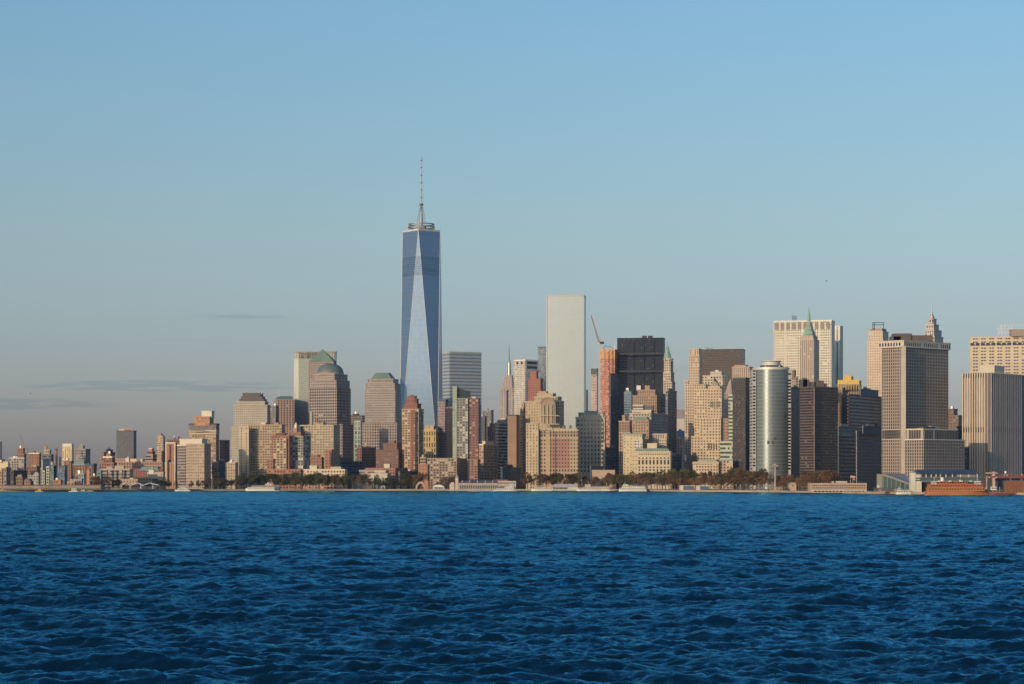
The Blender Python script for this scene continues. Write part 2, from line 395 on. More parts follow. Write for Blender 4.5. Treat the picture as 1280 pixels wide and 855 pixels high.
def mast(parent, px, y0, y1, D, r=.5, name='antenna', mat=None, r1=None):
    mb = MB(); mb.tube((X(px, D), D, Z(y0, D)), (X(px, D), D, Z(y1, D)), r, r1 if r1 is not None else r * .4, 6)
    return mb.build(name, [mat or STEEL], parent)
def pbox(parent, name, x0, x1, y0, y1, D, mat, dep=None, dD=0, rot=0.):
    """box seen between pixel columns x0..x1, rows y0..y1 (y0 top)"""
    D = D + dD; w_ = X(x1, D) - X(x0, D); dep = dep or w_
    mb = MB(); mb.box((X(x0, D) + X(x1, D)) / 2, D + dep / 2, Z(y1, D), w_, dep, Z(y0, D) - Z(y1, D), rot)
    return mb.build(name, [mat if not isinstance(mat, tuple) else mat[0]], parent)
# ================================================================ far bank on the left
GL = 'far low buildings on the left bank'
G0 = fac('brick', 'punch'); G1 = fac('rust', 'punch')
bld('brick_building', 'mauve block with a sunlit white rooftop patch near the left edge', 'building', 3560, 20, [('wall', 11, 30, 33, 573, None, fac('mauve', 'big'), dict(pc='greyl'))], GL)[0]
r = bld('apartment_block', 'pale yellow low block cut by the left edge of the picture', 'building', 3440, 15, [('wall', -8, 10, 12, 578, None, fac('cream', 'blank', c=(.62, .52, .33)))], GL)[0]
pbox(r, 'rooftop_unit', -2, 2, 575, 578, 3440, TRIM['white'])
r = bld('brick_tower', 'stepped brick tower beside the thin pale crane', 'building', 3900, 20, [('wall', 20, 30, 33, 568, None, G0), ('setback', 22, 29, 31, 561, 569, G0)], GL)[0]
r = bld('brick_tower', 'broad reddish brick block right of the thin crane', 'building', 3800, 20, [('wall', 36, 49, 51.5, 567, None, fac('brick', 'tiny'), dict(pc='cream'))], GL)[0]
r = bld('office_block', 'blue-grey block under a jumbled beige crown on the far left', 'office block', 3850, 25, [('wall', 53, 64, 67, 569, None, fac('slate', 'horiz')), ('crown', 55, 62, 64, 563, 569, fac('tan', 'punch'), {}), ('turret', 55.5, 58, 59, 559, 564, fac('tan', 'tiny')), ], GL)[0]
r = bld('brick_building', 'lower brick block in front of the broad reddish block', 'building', 3500, 20, [('wall', 33, 46, 50, 584, None, fac('brick', 'big'))], GL)[0]
def chimney(px, y0, D, rr, label):
    r = root('chimney_stack', (X(px, D), D, GZ), label, 'chimney', 'brick chimney stacks on the left bank')
    mb = MB(); mb.lathe(X(px, D), D, [(rr * 1.15, GZ), (rr * .85, Z(y0, D) - 2)], 14); mb.build('shaft', [plain('chimney brick', (.34, .16, .11))], r)
    mb = MB(); mb.lathe(X(px, D), D, [(rr, Z(y0, D) - 2), (rr * 1.02, Z(y0, D)), (0, Z(y0, D))], 14); mb.build('rim', [plain('chimney soot', (.12, .07, .06))], r)
chimney(70.5, 561, 3900, 2., 'tall brick chimney left of the bright tan tower')
chimney(75, 571, 3850, 1.5, 'short brick chimney between the tall one and the tan tower')
r = bld('apartment_tower', 'bright tan tower with a slanted white top on the far left bank', 'apartment tower', 4000, 18, [('wall', 78, 90, 92, 558, None, fac('cream', 'vertt', 'grey', c=(.66, .52, .32), wu=.35)), ('crown', 78.4, 89.6, 91.7, 555.5, 558, fac('white', 'blank'))], GL, roofs=False)[0]
r = bld('office_block', 'grey stepped block with dark right side right of the bright tan tower', 'office block', 3950, 30, [('wall', 93, 107, 113, 562, None, fac('grey', 'punch', c=(.30, .27, .26))), ('penthouse', 98, 104, 106, 558, 562, fac('grey', 'blank'))], GL)[0]
r = bld('brick_warehouse', 'brick warehouse under a teal roof on the left bank', 'warehouse', 3550, 20, [('wall', 91, 106, 110, 581, None, fac('brick', 'big', wu=.4), dict(pc='teal')), ('roof_house', 93, 105, 109, 577.5, 581, fac('teal', 'blank'))], GL, roofs=False)[0]
r = bld('brick_warehouse', 'dark flat topped brick warehouse with blue-grey attic', 'warehouse', 3450, 25, [('wall', 106, 117, 121, 582, None, fac('brick', 'vert', c=(.22, .10, .08)), dict(pc='navy', ph=3))], GL)[0]
r = bld('brick_chapel', 'narrow orange brick gable house before the dark warehouse', 'house', 3300, 15, [('wall', 108.5, 112, 113, 588, None, fac('orangebrick', 'tiny'), dict(par=0)), ('gable_roof', 108.5, 112, 113, 584, 588.6, plain('roof tile red', (.35, .13, .08)), dict(top='pyr', f=.1))], GL, roofs=False)[0]
r = bld('office_block', 'grey boxy block low at the far left above the pier', 'building', 3350, 30, [('wall', 2, 8, 14, 586, None, fac('mauve', 'punch', c=(.25, .2, .2)))], GL)[0]
r = bld('brick_warehouse', 'long shaded dark brick warehouse low on the far left', 'warehouse', 3300, 28, [('wall', 13, 17, 34, 589, None, fac('brown', 'big', c=(.10, .07, .08)))], GL)[0]
r = bld('brick_house', 'reddish house above the pier left of the pale pitched roofs', 'house', 3150, 20, [('wall', 28, 38, 42, 601, None, fac('rust', 'big'), dict(par=0)), ('gable_roof', 28, 38, 42, 598, 601.5, plain('roof slate', (.14, .11, .11)), dict(top='pyr', f=.45))], GL, roofs=False)[0]
r = bld('grey_house', 'pale grey pitched block between brick houses on the left bank', 'house', 3350, 20, [('wall', 35, 48, 52, 594, None, fac('greyl', 'punch', c=(.34, .32, .29)), dict(par=0)), ('gable_roof', 40, 49, 52, 590, 594.6, plain('roof pale', (.36, .32, .28)), dict(top='pyr', f=.35))], GL, roofs=False)[0]
r = bld('glass_apartment', 'white slab with dark window stripe left of the blue glass block', 'apartment tower', 3200, 20, [('wall', 51, 56, 57.5, 586, None, fac('greyl', 'vert', 'black', c=(.40, .42, .38), bw=4)), ('fin', 52, 53.2, 53.6, 576, 586.5, fac('greyl', 'blank'))], GL, roofs=False)[0]
r = bld('glass_apartment', 'pale strip tower with square windows beside the blue glass block', 'apartment tower', 3170, 20, [('wall', 58, 61.5, 62.5, 584, None, fac('cream', 'big', 'black', c=(.50, .47, .38)))], GL, roofs=False)[0]
r = bld('glass_apartment', 'blue glass apartment block above the far left pier', 'apartment tower', 3200, 20, [('wall', 68, 81, 84, 583, None, fac('slate', 'curtain', 'blue', gm=.3), dict(pc='navy')), ('side_wing', 62.5, 67, 68, 582, None, fac('slate', 'curtain', 'green', gm=.3), dict(front=True))], GL)[0]
r = bld('brick_building', 'plain brick block behind the blue glass block', 'building', 3600, 20, [('wall', 80, 89, 92, 577, None, fac('brick', 'big'))], GL)[0]
for i, (x0, x1, y, wl, lab) in enumerate(((84, 95, 603, 'palebrick', 'low pale brick shed behind the left pier near the dark trees'), (88, 104, 600, 'mauve', 'low brown row house left of the orange gable'), (113, 124, 596, 'brown', 'low dark brick house right of the orange gable'), (20, 30, 597, 'brown', 'small brown house behind the left end of the pier'), (66, 78, 601, 'rust', 'small red house under the blue glass block'),
                                          (121, 128, 590, 'teal', 'small teal block left of the grey striped warehouse'), (95, 107, 593, 'grey', 'small grey block under the teal roofed warehouse'))):
    bld('row_house', lab, 'house', 3080 + i * 12, 20, [('wall', x0, x1 - 2, x1, y, None, fac(wl, 'punch'))], GL)
r = bld('brick_building', 'dark navy domed block with brick side left of the black office tower', 'building', 3900, 30, [('wall', 127, 130, 144, 566, None, fac('brick', 'punch', c=(.24, .12, .10))), ('attic', 131, 133, 141, 563, 566.5, fac('slate', 'blank'))], GL, roofs=False)[0]
mb = MB(); mb.lathe(X(136, 3930), 3930, [(5, Z(563, 3930)), (4.2, Z(561.5, 3930)), (1.2, Z(560.5, 3930)), (.4, Z(558.5, 3930)), (0, Z(558, 3930))], 16); mb.build('dome', [plain('slate dome', (.08, .09, .11))], r)
r = bld('brick_building', 'stepped brick block with a bright cream roof storey on the left bank', 'building', 3650, 20, [('wall', 124, 142, 146, 579, None, G1), ('upper_storey', 129, 140, 143.5, 572, 580, fac('brick', 'big'), dict(pc='cream', ph=2.2)), ('attic', 133, 138, 140, 568, 573, fac('rust', 'tiny'))], GL)[0]
r, ft = bld('glass_tower', 'dark blue-grey slab tower with red and white rooftop sign, far left', 'office tower', 4400, 12, [('tower_shaft', 145.5, 167, 170.5, 539, None, fac('slate', 'fine', 'dark', c=(.09, .105, .13), g=(.02, .03, .05), wv=.6), dict(pc='navy')), ('podium', 125, 160, 166, 574, None, fac('palebrick', 'punch'))], roofs=False)
sg = pbox(r, 'rooftop_sign', 149, 165, 536.3, 539, 4400, TRIM['cream'], 6, 8)
for x0, x1 in ((155.5, 157), (157.6, 159.2), (159.8, 161.6), (162, 163.4)): pbox(sg, 'sign_letter', x0, x1, 536.7, 538.5, 4400, plain('sign red', (.55, .10, .07)), .8, 7)
r = bld('striped_warehouse', 'long grey warehouse with horizontal window bands and dark piers', 'warehouse', 3250, 12, [('wall', 124.5, 162, 166.5, 587, None, fac('grey', 'horiz', 'dark', c=(.33, .29, .27), pier=0), dict(pc='tan'))], GL)[0]
for x in (134.2, 141.5, 153.2, 163): pbox(r, 'pier', x - .5, x + .5, 587.5, 607, 3246, plain('dark joint', (.06, .06, .07)), 3)
r = bld('brick_warehouse', 'long red brick hall with teal barrel roof behind beige low blocks', 'warehouse', 3500, 10, [('wall', 166, 203, 206, 587, None, fac('brick', 'vert', c=(.36, .10, .08))), ('roof_vault', 174, 199, 204, 583.5, 587.5, plain('teal roof', (.16, .24, .25)), dict(top='pyr', f=.75))], GL, roofs=False)[0]
r = bld('brick_warehouse', 'wide orange brick block with cream roof boxes behind the red hall', 'warehouse', 3700, 10, [('wall', 148, 203, 207, 578, None, fac('palebrick', 'punch')), ('roof_house', 163, 178, 181, 574.5, 578.5, fac('cream', 'blank')), ('white_bulkhead', 157, 161, 162.5, 573.5, 578.3, fac('white', 'blank'))], GL)[0]
r = bld('ornate_tower', 'small tiered tower with striped storeys between brick hall and tan tower', 'building', 3900, 35, [('wall', 182, 191, 196, 569, None, fac('slate', 'horiz', c=(.35, .28, .22))), ('upper_storey', 184, 190.5, 194, 564.5, 569.5, fac('rust', 'horiz')), ('crown', 186, 190, 192.5, 561, 565, fac('palebrick', 'tiny'), dict(pc='cream'))], GL, roofs=False)[0]
r = bld('apartment_tower', 'slender tan tower just left of the red and cream block', 'apartment tower', 3950, 25, [('wall', 196, 204, 206.5, 547, None, fac('tan', 'fine', c=(.5, .38, .28))), ('turret', 198, 203, 205, 545, 547.5, fac('tan', 'blank'))], GL)[0]
r = bld('brick_building', 'dark brick annex in front of the slender tan tower', 'building', 3800, 30, [('wall', 201, 202.5, 207, 565, None, fac('rust', 'punch'))], GL)[0]
r = bld('office_block', 'low beige building with grey roof house behind the white canopies', 'building', 3300, 15, [('wall', 168, 203, 207, 598, None, fac('tan', 'punch')), ('upper_storey', 184, 204, 206.5, 591, 599, fac('beige', 'tiny'), {}), ('roof_house', 186, 192, 194, 588.5, 592, fac('white', 'blank'))], GL)[0]
r = bld('office_block', 'low tan hall between striped warehouse and white canopies', 'building', 3200, 15, [('wall', 150, 172, 175, 600, None, fac('tan', 'punch', c=(.45, .3, .2)))], GL)[0]
# long pier shed
D = 2935
r = root('pier_shed', (X(64, D), D, GZ), 'long low tan two storey pier shed along the far left waterline', 'pier shed')
for x0, x1, y0 in ((3, 52, 607.2), (52.2, 126, 606.6)):
    pbox(r, 'wall', x0, x1, y0, 611.8, D, plain('shed plaster', (.30, .24, .19), var=.3), 25)
    pbox(r, 'roof', x0 - .5, x1 + .5, y0 - .8, y0, D, plain('shed roof', (.20, .12, .10)), 27, -1)
for k in range(40):
    x = 5 + k * 3.05
    pbox(r, 'door', x, x + 1.5, 610.2, 611.6, D - .15, plain('door dark', (.06, .05, .05)), .3)
bld('brick_building', 'brown pier head house at the left picture edge', 'building', 2990, 15, [('wall', -10, 2.5, 3.5, 589, None, fac('orangebrick', 'big'))], GL)
# dark tower at the picture edge
bld('glass_tower', 'dark slab cut off by the left picture edge', 'office tower', 4300, 15, [('tower_shaft', -12, 1, 2.2, 553, None, fac('navy', 'fine'))])
def lattice_crane(name, label, px, y_top, y_bot, D, jib, wdt=1.2, mat=None, cab=True, jm=None):
    mat = mat or plain('crane paint', (.62, .56, .48), .5)
    x = X(px, D); r = root(name, (x, D, GZ), label, 'crane')
    zt, zb = Z(y_top, D), Z(y_bot, D) if y_bot else GZ
    mb = MB(); w_ = wdt
    for dx, dy in ((-1, -1), (1, -1), (1, 1), (-1, 1)): mb.tube((x + dx * w_, D + dy * w_, zb), (x + dx * w_, D + dy * w_, zt), .42, n=4)
    z = zb; k = 0
    while z < zt - 3:
        s_ = 1 if k % 2 else -1
        mb.tube((x - w_ * s_, D - w_, z), (x + w_ * s_, D - w_, z + 3), .2, n=4); mb.tube((x - w_, D - w_ * s_, z), (x - w_, D + w_ * s_, z + 3), .2, n=4); z += 3; k += 1
    mb.build('mast', [mat], r)
    (ax, ay), (bx_, by) = jib; A = Vector((X(ax, D), D, Z(ay, D))); B = Vector((X(bx_, D), D, Z(by, D)))
    mb = MB(); d = (B - A).normalized(); n = Vector((d.z, 0, -d.x)); L = (B - A).length
    if n.z > 0: n = -n
    for o_ in (Vector((0, 0, 0)), n * 2.2): mb.tube(A + o_, B + o_ * .3, .7, .5, 4)
    m = int(L / 4)
    for k in range(m):
        p = A + d * (L * k / m); q = A + d * (L * (k + 1) / m)
        mb.tube(p + n * (2.2 if k % 2 else 0) * (1 - .7 * k / m), q + n * (0 if k % 2 else 2.2) * (1 - .7 * k / m), .35, n=4)
    mb.build('jib', [jm or mat], r)
    if cab:
        mb = MB(); mb.box(A.x + 3, D, A.z - 4, 9, 4, 4); mb.build('counterweight', [DARKM], r)
        mb = MB(); mb.box(A.x - 1.5, D - 2, A.z - 5, 3, 2.5, 3); mb.build('cab', [mat], r)
        mb = MB(); top = A + Vector((5, 0, 8)); mb.tube(A, top, .35, n=4); mb.tube(top, A + d * L * .75, .14, n=4); mb.tube(top, A + Vector((7, 0, -1)), .3, n=4); mb.build('cable_frame', [mat], r)
    return r
lattice_crane('tower_crane', 'thin pale crane leaning left behind the brick towers on the left bank', 34.5, 560, None, 3850, ((34.5, 562), (24.5, 543)), 1.0, plain('crane haze tone', (.30, .27, .25)), False)  # haze put into the crane's paint colour

# ================================================================ Hudson side apartment group
r, ft = bld('brick_building', 'red brick block with cream edge strips and green band beside the riverside', 'apartment building', 3480, 14, [('wall', 207, 219, 221.5, 554, None, fac('rust', 'blank', c=(.36, .17, .12)), dict(pc='cream')), ('podium', 206, 219, 222, 579, None, fac('rust', 'vert', c=(.38, .2, .13), wu=.35), dict(pc='teal', front=True, dD=-4))])
for x in (207.4, 218.5): pbox(r, 'corner_strip', x - .7, x + .7, 554.5, 604, 3474, TRIM['cream'], 2)
r, ft = bld('brick_building', 'low brick rooftops with chimneys behind the striped mauve block', 'building', 3900, 25, [('wall', 209, 228, 233, 550, None, fac('brown', 'punch')), ('bulkhead', 221, 223, 224.5, 546.5, 551, fac('rust', 'blank')), ('bulkhead', 216, 218, 219, 548, 551, fac('rust', 'blank'))])
r, ft = bld('apartment_building', 'mauve block striped with horizontal bands between red block and beige block', 'apartment building', 3470, 12, [('wall', 221.5, 232, 233, 557, None, fac('mauve', 'horiz', 'dark', c=(.30, .25, .26), wv=.45, fh=4.3), dict(pc='white'))], roofs=False)
r, ft = bld('apartment_building', 'beige riverside block with small square windows and white penthouse band', 'apartment building', 3400, 22, [('tower_shaft', 232.5, 255.3, 263.5, 555.5, None, fac('tan', 'tiny', c=(.44, .34, .25), bw=3.6, wu=.4, wv=.4)), ('penthouse', 224.5, 252.5, 259, 549.5, 556, fac('cream', 'blank', c=(.68, .60, .48)), dict(front=True, dD=3))], roofs=False)
r, ft = bld('apartment_tower', 'tall tan block with glass top band, beige letters band and rooftop brick box', 'apartment tower', 3600, 13, [('tower_shaft', 236.5, 270, 274, 540.5, None, fac('brown', 'apt', c=(.33, .22, .14), bl=.4, bc=(.5, .42, .3))), ('sign_band', 236.2, 270.2, 274.2, 536, 541.5, fac('cream', 'blank', c=(.55, .47, .35)), dict(par=0)), ('glass_band', 236, 270.3, 274.3, 530.3, 536.5, fac('dark', 'vertt', 'grey', wu=.7)), ('brick_attic', 243, 262, 267, 521.5, 531, fac('orangebrick', 'fine', bl=.3)), ('water_house', 252, 264.5, 268, 514.5, 522, fac('white', 'blank', c=(.72, .64, .52)))], roofs=False)
mb = MB()
for k in range(22):
    x = X(238 + k * .85, 3595); mb.box(x, 3596.3, Z(538.9, 3595), .55, .8, 1.5)
mb.build('band_lettering', [plain('letters dark', (.12, .10, .09))], r)
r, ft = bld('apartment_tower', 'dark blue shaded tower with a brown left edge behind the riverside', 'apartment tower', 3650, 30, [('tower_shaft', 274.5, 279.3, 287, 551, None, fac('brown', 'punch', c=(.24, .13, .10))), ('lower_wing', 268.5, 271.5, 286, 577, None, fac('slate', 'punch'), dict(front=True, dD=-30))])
r, ft = bld('apartment_building', 'lower tan column of windows between two dark blue shaded walls', 'apartment building', 3450, 14, [('wall', 264.8, 270.6, 271.6, 578, None, fac('rust', 'apt', bl=.3), dict(pc='cream'))], roofs=False)
r, ft = bld('apartment_building', 'small dotted tan block at the foot of the dark crowned tower', 'apartment building', 3430, 22, [('wall', 281.5, 294, 297.5, 579, None, fac('tan', 'tiny', c=(.45, .36, .27), bw=4.2, wu=.4, wv=.4))])
r, ft = bld('office_tower', 'tall beige tower with dark stepped mansard crown', 'office tower', 3850, 10, [('tower_shaft', 288.5, 335, 339, 532, None, fac('beige', 'fine', 'grey', c=(.46, .40, .33), g=(.16, .15, .13), gv=.3, bl=0, rg=.5), dict(par=0)), ('upper_shaft', 292, 334, 338, 507, 532.5, fac('beige', 'fine', 'grey', c=(.46, .40, .33), g=(.16, .15, .13), gv=.3, bl=0, rg=.5)), ('neck', 294.5, 331, 335.5, 502.5, 507.5, fac('beige', 'fine', 'grey', c=(.48, .42, .35), g=(.16, .15, .13), gv=.3, bl=0, rg=.5)), ('crown', 299, 330, 333.5, 498.7, 503, plain('brown glass crown', (.04, .03, .035), .5), dict(par=0)), ('crown_step', 301, 328, 331.5, 495.5, 499, plain('brown glass crown', (.04, .03, .035), .5), dict(par=0)), ('crown_top', 303.2, 325.5, 329, 492, 496, plain('brown glass crown', (.04, .03, .035), .5), {})], roofs=False)
mast(r, 327, 493, 489.5, 3850, .4)
r, ft = bld('office_tower', 'narrow mauve glass slab between beige crowned tower and the teal gabled tower', 'office tower', 3950, 22, [('tower_shaft', 337.5, 345, 348.3, 507.5, None, fac('mauve', 'vertt', 'grey', c=(.28, .26, .28), wu=.6))])
r, ft = bld('office_tower', 'tan tower with a long teal pitched roof left of the tall green glass tower', 'office tower', 4000, 78, [('tower_shaft', 342.5, 346.5, 368, 500, None, fac('palebrick', 'vert', 'dark', c=(.44, .31, .25), wu=.42, wv=.62, bw=4.6)), ('pitched_roof', 342.5, 346.5, 368, 495, 500.2, plain('teal copper', (.10, .19, .20)), dict(top='pyr', f=.75, par=0))], roofs=False)
mast(r, 349, 496, 486, 4000, .3)
r, ft = bld('apartment_tower', 'broad tan riverside slab of dense window columns with a pale blank left corner', 'apartment tower', 3480, 12, [('tower_shaft', 310, 352, 356.5, 531.5, None, fac('tan', 'apt', c=(.40, .30, .20), wv=.55, bw=3.8, bl=.16)), ('corner_bay', 298.6, 311, 312, 533.8, None, fac('beige', 'vert', c=(.55, .44, .31), bw=8, wu=.2, wv=.6), dict(front=True, dD=-8)), ('roof_house', 326, 332, 334, 529, 532, fac('cream', 'blank')), ('roof_house', 343, 348, 350, 529.3, 532, fac('tan', 'blank'))], roofs=False)
r, ft = bld('apartment_tower', 'red brick tower with a yellow window panel and gabled roof box by the shore', 'apartment tower', 3400, 10, [('tower_shaft', 339.5, 361.5, 363.5, 545, None, fac('rust', 'apt', c=(.34, .13, .10), wu=.35)), ('yellow_panel', 341.5, 358, 358.3, 547.5, None, fac('yellow', 'apt', c=(.40, .29, .18), bl=.3, bc=(.62, .50, .32)), dict(front=True, dD=-2.5, dep=2, par=0)), ('low_wing', 333.5, 341.5, 342, 575, None, fac('rust', 'punch'), dict(front=True, dD=-3)), ('roof_house', 345, 356, 358, 542.5, 545.5, fac('brown', 'blank', c=(.14, .08, .06)))], roofs=False)
r, ft = bld('apartment_tower', 'glassy tower with white tank turret and dark blue right side by the shore', 'apartment tower', 3410, 30, [('tower_shaft', 362.5, 379, 388, 546, None, fac('grey', 'apt', 'grey', c=(.34, .32, .26), bl=.35, bc=(.6, .57, .48), wu=.72, wv=.6)), ('brick_attic', 364, 376, 381, 541, 546.4, fac('rust', 'tiny')), ('turret_base', 366.5, 371, 373, 536, 541.5, fac('palebrick', 'blank')), ('dark_bulkhead', 371, 376, 379, 534, 541.5, fac('navy', 'blank'))], roofs=False)
mb = MB(); mb.lathe(X(370, 3430), 3430, [(2.3, Z(537, 3430)), (2.3, Z(531, 3430)), (1.2, Z(529.5, 3430)), (0, Z(527.5, 3430))], 16); mb.build('white_tank', [WHITE], r)
r, ft = bld('brick_building', 'red brick row behind the long cream roofed riverside building', 'apartment building', 3520, 15, [('wall', 384, 402, 405, 572, None, G1), ('attic', 388, 398, 400, 569.5, 572.5, G1)], roofs=False)
r, ft = bld('apartment_tower', 'tan window-dotted tower standing before the domed tower', 'apartment tower', 3520, 16, [('tower_shaft', 374.5, 417, 425, 532, None, fac('tan', 'apt', c=(.45, .36, .25), bl=.2)), ('roof_house', 392, 404, 407, 528.5, 532.5, fac('tan', 'tiny')), ('roof_house', 387, 390, 391, 516, 532, fac('tan', 'tiny'), dict()), ('brick_base', 406, 414.5, 416.5, 563, None, fac('rust', 'punch', c=(.42, .18, .12)), dict(front=True, dD=-12))], roofs=False)
tank(r, 396, 529, 3530)
r, ft = bld('riverside_apartments', 'long low cream and brick riverside building with rounded roof house', 'apartment building', 3370, 8, [('wall', 362, 432, 435, 594, None, fac('palebrick', 'big', c=(.46, .30, .21), bl=.2), dict(par=0)), ('top_storey', 376, 431, 434, 587.5, 594.5, fac('cream', 'punch', c=(.60, .50, .36)), dict(pc='cream')), ('roof_house', 387, 396, 398.5, 583, 588, fac('cream', 'blank')), ('roof_house', 413, 426, 428, 584.5, 588, fac('beige', 'tiny')), ('brick_end', 335, 375.5, 376, 587.5, None, fac('rust', 'punch'), dict(front=True, dD=4))], roofs=False)
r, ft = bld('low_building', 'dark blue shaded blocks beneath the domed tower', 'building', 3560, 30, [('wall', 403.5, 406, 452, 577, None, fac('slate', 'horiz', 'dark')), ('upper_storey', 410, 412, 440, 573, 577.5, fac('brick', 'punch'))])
# ziggurat memorial: stacked hexagonal tiers
D = 3400; r = root('stepped_pyramid', (X(454, D), D, GZ), 'tan stepped pyramid building rising right among riverside trees', 'building')
for k in range(6):
    x0, x1, y1_, y0_ = 440 + k * 3.2, 466 - k * 1.3, 604 - k * 2.9, 601.1 - k * 2.9
    c = (X((x0 + x1) / 2, D + 14), D + 14); rr = (X(x1, D) - X(x0, D)) / 2
    pts = [(c[0] + rr * math.cos(math.pi / 3 * j - .3), c[1] + rr * .8 * math.sin(math.pi / 3 * j - .3)) for j in range(6)]
    mb = MB(); mb.prism(pts, Z(y1_, D) - (4 if k else 10), Z(y0_, D)); mb.build('tier', [plain('tan granite', (.45, .35, .27)), ROOF], r)
r, ft = bld('museum_wing', 'layered beige low building with wide ledges right of the stepped pyramid', 'museum', 3400, 12, [('wall', 466, 484, 487, 599, None, fac('granite', 'horiz', c=(.45, .37, .31), wv=.3)), ('tier', 449, 477, 481, 588.5, 600, fac('granite', 'horiz', c=(.38, .3, .26), wv=.35))], roofs=False)
r, ft = bld('museum_building', 'pale beige low museum with stacked roof slabs and a columned front', 'museum', 3370, 14, [('wall', 466, 481.5, 485, 596, None, fac('beige', 'vert', c=(.52, .45, .36), bw=6)), ('upper_slab', 463.5, 484, 488, 592.5, 596.3, fac('beige', 'blank', c=(.55, .48, .39)), dict(bottom=True)), ('top_slab', 468, 482, 486, 589, 592.6, fac('beige', 'horiz', c=(.55, .48, .39), wv=.3), dict(bottom=True))], roofs=False)
r, ft = bld('brick_building', 'low brick row with cream tank left of the navy garden wall', 'apartment building', 3450, 12, [('wall', 457, 494, 503, 586, None, fac('brick', 'punch', c=(.38, .18, .13))), ('roof_house', 480, 487, 489, 581, 586.5, fac('cream', 'blank'))], roofs=False)
r, ft = bld('brick_apartment', 'wide stepped dark red brick block below the flat green-roofed tower', 'apartment building', 3520, 14, [('wall', 470.5, 498, 503, 563, None, fac('brick', 'apt', c=(.21, .105, .085), bl=.1)), ('upper_storey', 479, 496, 501, 555, 563.5, fac('brick', 'apt', c=(.21, .105, .085), bl=.1)), ('attic', 487, 493, 495, 551.5, 555.5, fac('brick', 'blank'))], roofs=False)
# ================================================================ financial centre towers
MAU = dict(c=(.37, .305, .28)); 
r, ft = bld('glass_tower', 'tall green curtain glass tower with pale top band and curved front', 'office tower', 4050, 8, [('tower_shaft', 367, 419, 421, 440, None, fac('steel', 'curtain', 'green', c=(.34, .33, .29), g=(.21, .27, .26), wv=.72, wu=.8, gm=.12, rg=.3, gv=.12, bl=0.02), dict(top='cham', e=.12)), ('top_band', 367, 419, 421, 439.3, 447, fac('greyl', 'vertt', 'grey', c=(.52, .48, .44), wu=.45, wv=.9), dict(top='cham', e=.118, par=0))], roofs=False)
r, ft = bld('office_tower', 'tower with green copper pyramid roof behind the domed tower', 'office tower', 3980, 12, [('tower_shaft', 385.5, 417, 420.5, 452.5, None, fac('mauve', 'fine', c=(.31, .26, .24))), ('dark_band', 387.5, 416, 419, 450, 453, plain('dark band glass', (.05, .05, .055), .3), dict(par=0)), ('pyramid_roof', 386, 416.3, 420.5, 436, 450.5, COPPER, dict(top='pyr', f=.02, par=0))], roofs=False)  # band below the roof has a plain dark glass colour
GM = dict(c=(.33, .275, .25), g=(.009, .010, .016), wu=.56, wv=.56, bw=4.2, fh=4.6, bl=.02)
r, ft = bld('office_tower', 'stepped mauve tower under a grey-green dome', 'office tower', 3800, 28, [('podium', 384, 428, 441.5, 530, None, fac('mauve', 'grid', **dict(GM, wu=.55, wv=.58)), dict(par=0)), ('tower_shaft', 387, 421, 438.5, 484.5, 530.5, fac('mauve', 'grid', **dict(GM, wu=.62, wv=.60)), dict(par=0)), ('shoulder', 388.5, 420.5, 437.2, 475, 485, fac('mauve', 'grid', **dict(GM, wu=.4, wv=.42)), dict(par=0)), ('neck', 392, 418, 434.5, 468, 475.4, fac('mauve', 'fine', c=(.42, .34, .31)))], roofs=False)
D2 = 3830; cx = X(412.8, D2); mb = MB(); R_ = X(429.5, D2) - cx
mb.lathe(cx, D2, [(R_ * 1.02, Z(469, D2)), (R_ * 1.02, Z(466.3, D2))], 40); mb.build('dome_drum', [plain('drum stone', (.36, .28, .25))], r)
mb = MB(); mb.lathe(cx, D2, [(R_ * math.cos(a), Z(466.3, D2) + (Z(454, D2) - Z(466.3, D2)) * math.sin(a)) for a in [math.pi / 2 * k / 8 for k in range(9)]], 40); mb.build('dome', [plain('lead copper dome', (.14, .18, .18), .55)], r, smooth=True)
r, ft = bld('office_tower', 'broad grey-mauve tower with a flat topped green copper roof', 'office tower', 3800, 12, [('podium', 452, 496, 502.5, 528, None, fac('mauve', 'grid', **dict(GM, wu=.52, wv=.55)), dict(par=0)), ('tower_shaft', 456, 494, 501, 487, 528.5, fac('mauve', 'fine', c=(.34, .29, .265), wu=.42, wv=.42), dict(par=0)), ('shoulder', 457, 493.5, 500.3, 480, 487.5, fac('mauve', 'fine', c=(.34, .29, .265), wu=.35, wv=.4)), ('neck', 459.5, 491.5, 498, 474.3, 480.4, fac('mauve', 'fine', c=(.34, .29, .265))), ('hip_roof', 462, 490, 496, 465.5, 474.5, COPPER, dict(top='pyr', f=.55, par=0))], roofs=False)
r, ft = bld('office_block', 'flat dark block glimpsed between the domed and green-roofed towers', 'office block', 4500, 15, [('wall', 437, 453, 456.5, 520, None, fac('dark', 'horiz', c=(.07, .07, .08))), ('roof_house', 441, 447, 449, 518, 520.5, fac('dark', 'blank'))])
r, ft = bld('glass_tower', 'slim greenish white lattice tower between the two stepped mauve towers', 'office building', 3750, 10, [('tower_shaft', 443, 450.5, 452.5, 527, None, fac('greenwhite', 'curtain', 'green', c=(.50, .52, .44), wu=.6, wv=.8, bw=4, fh=7)), ], roofs=False)
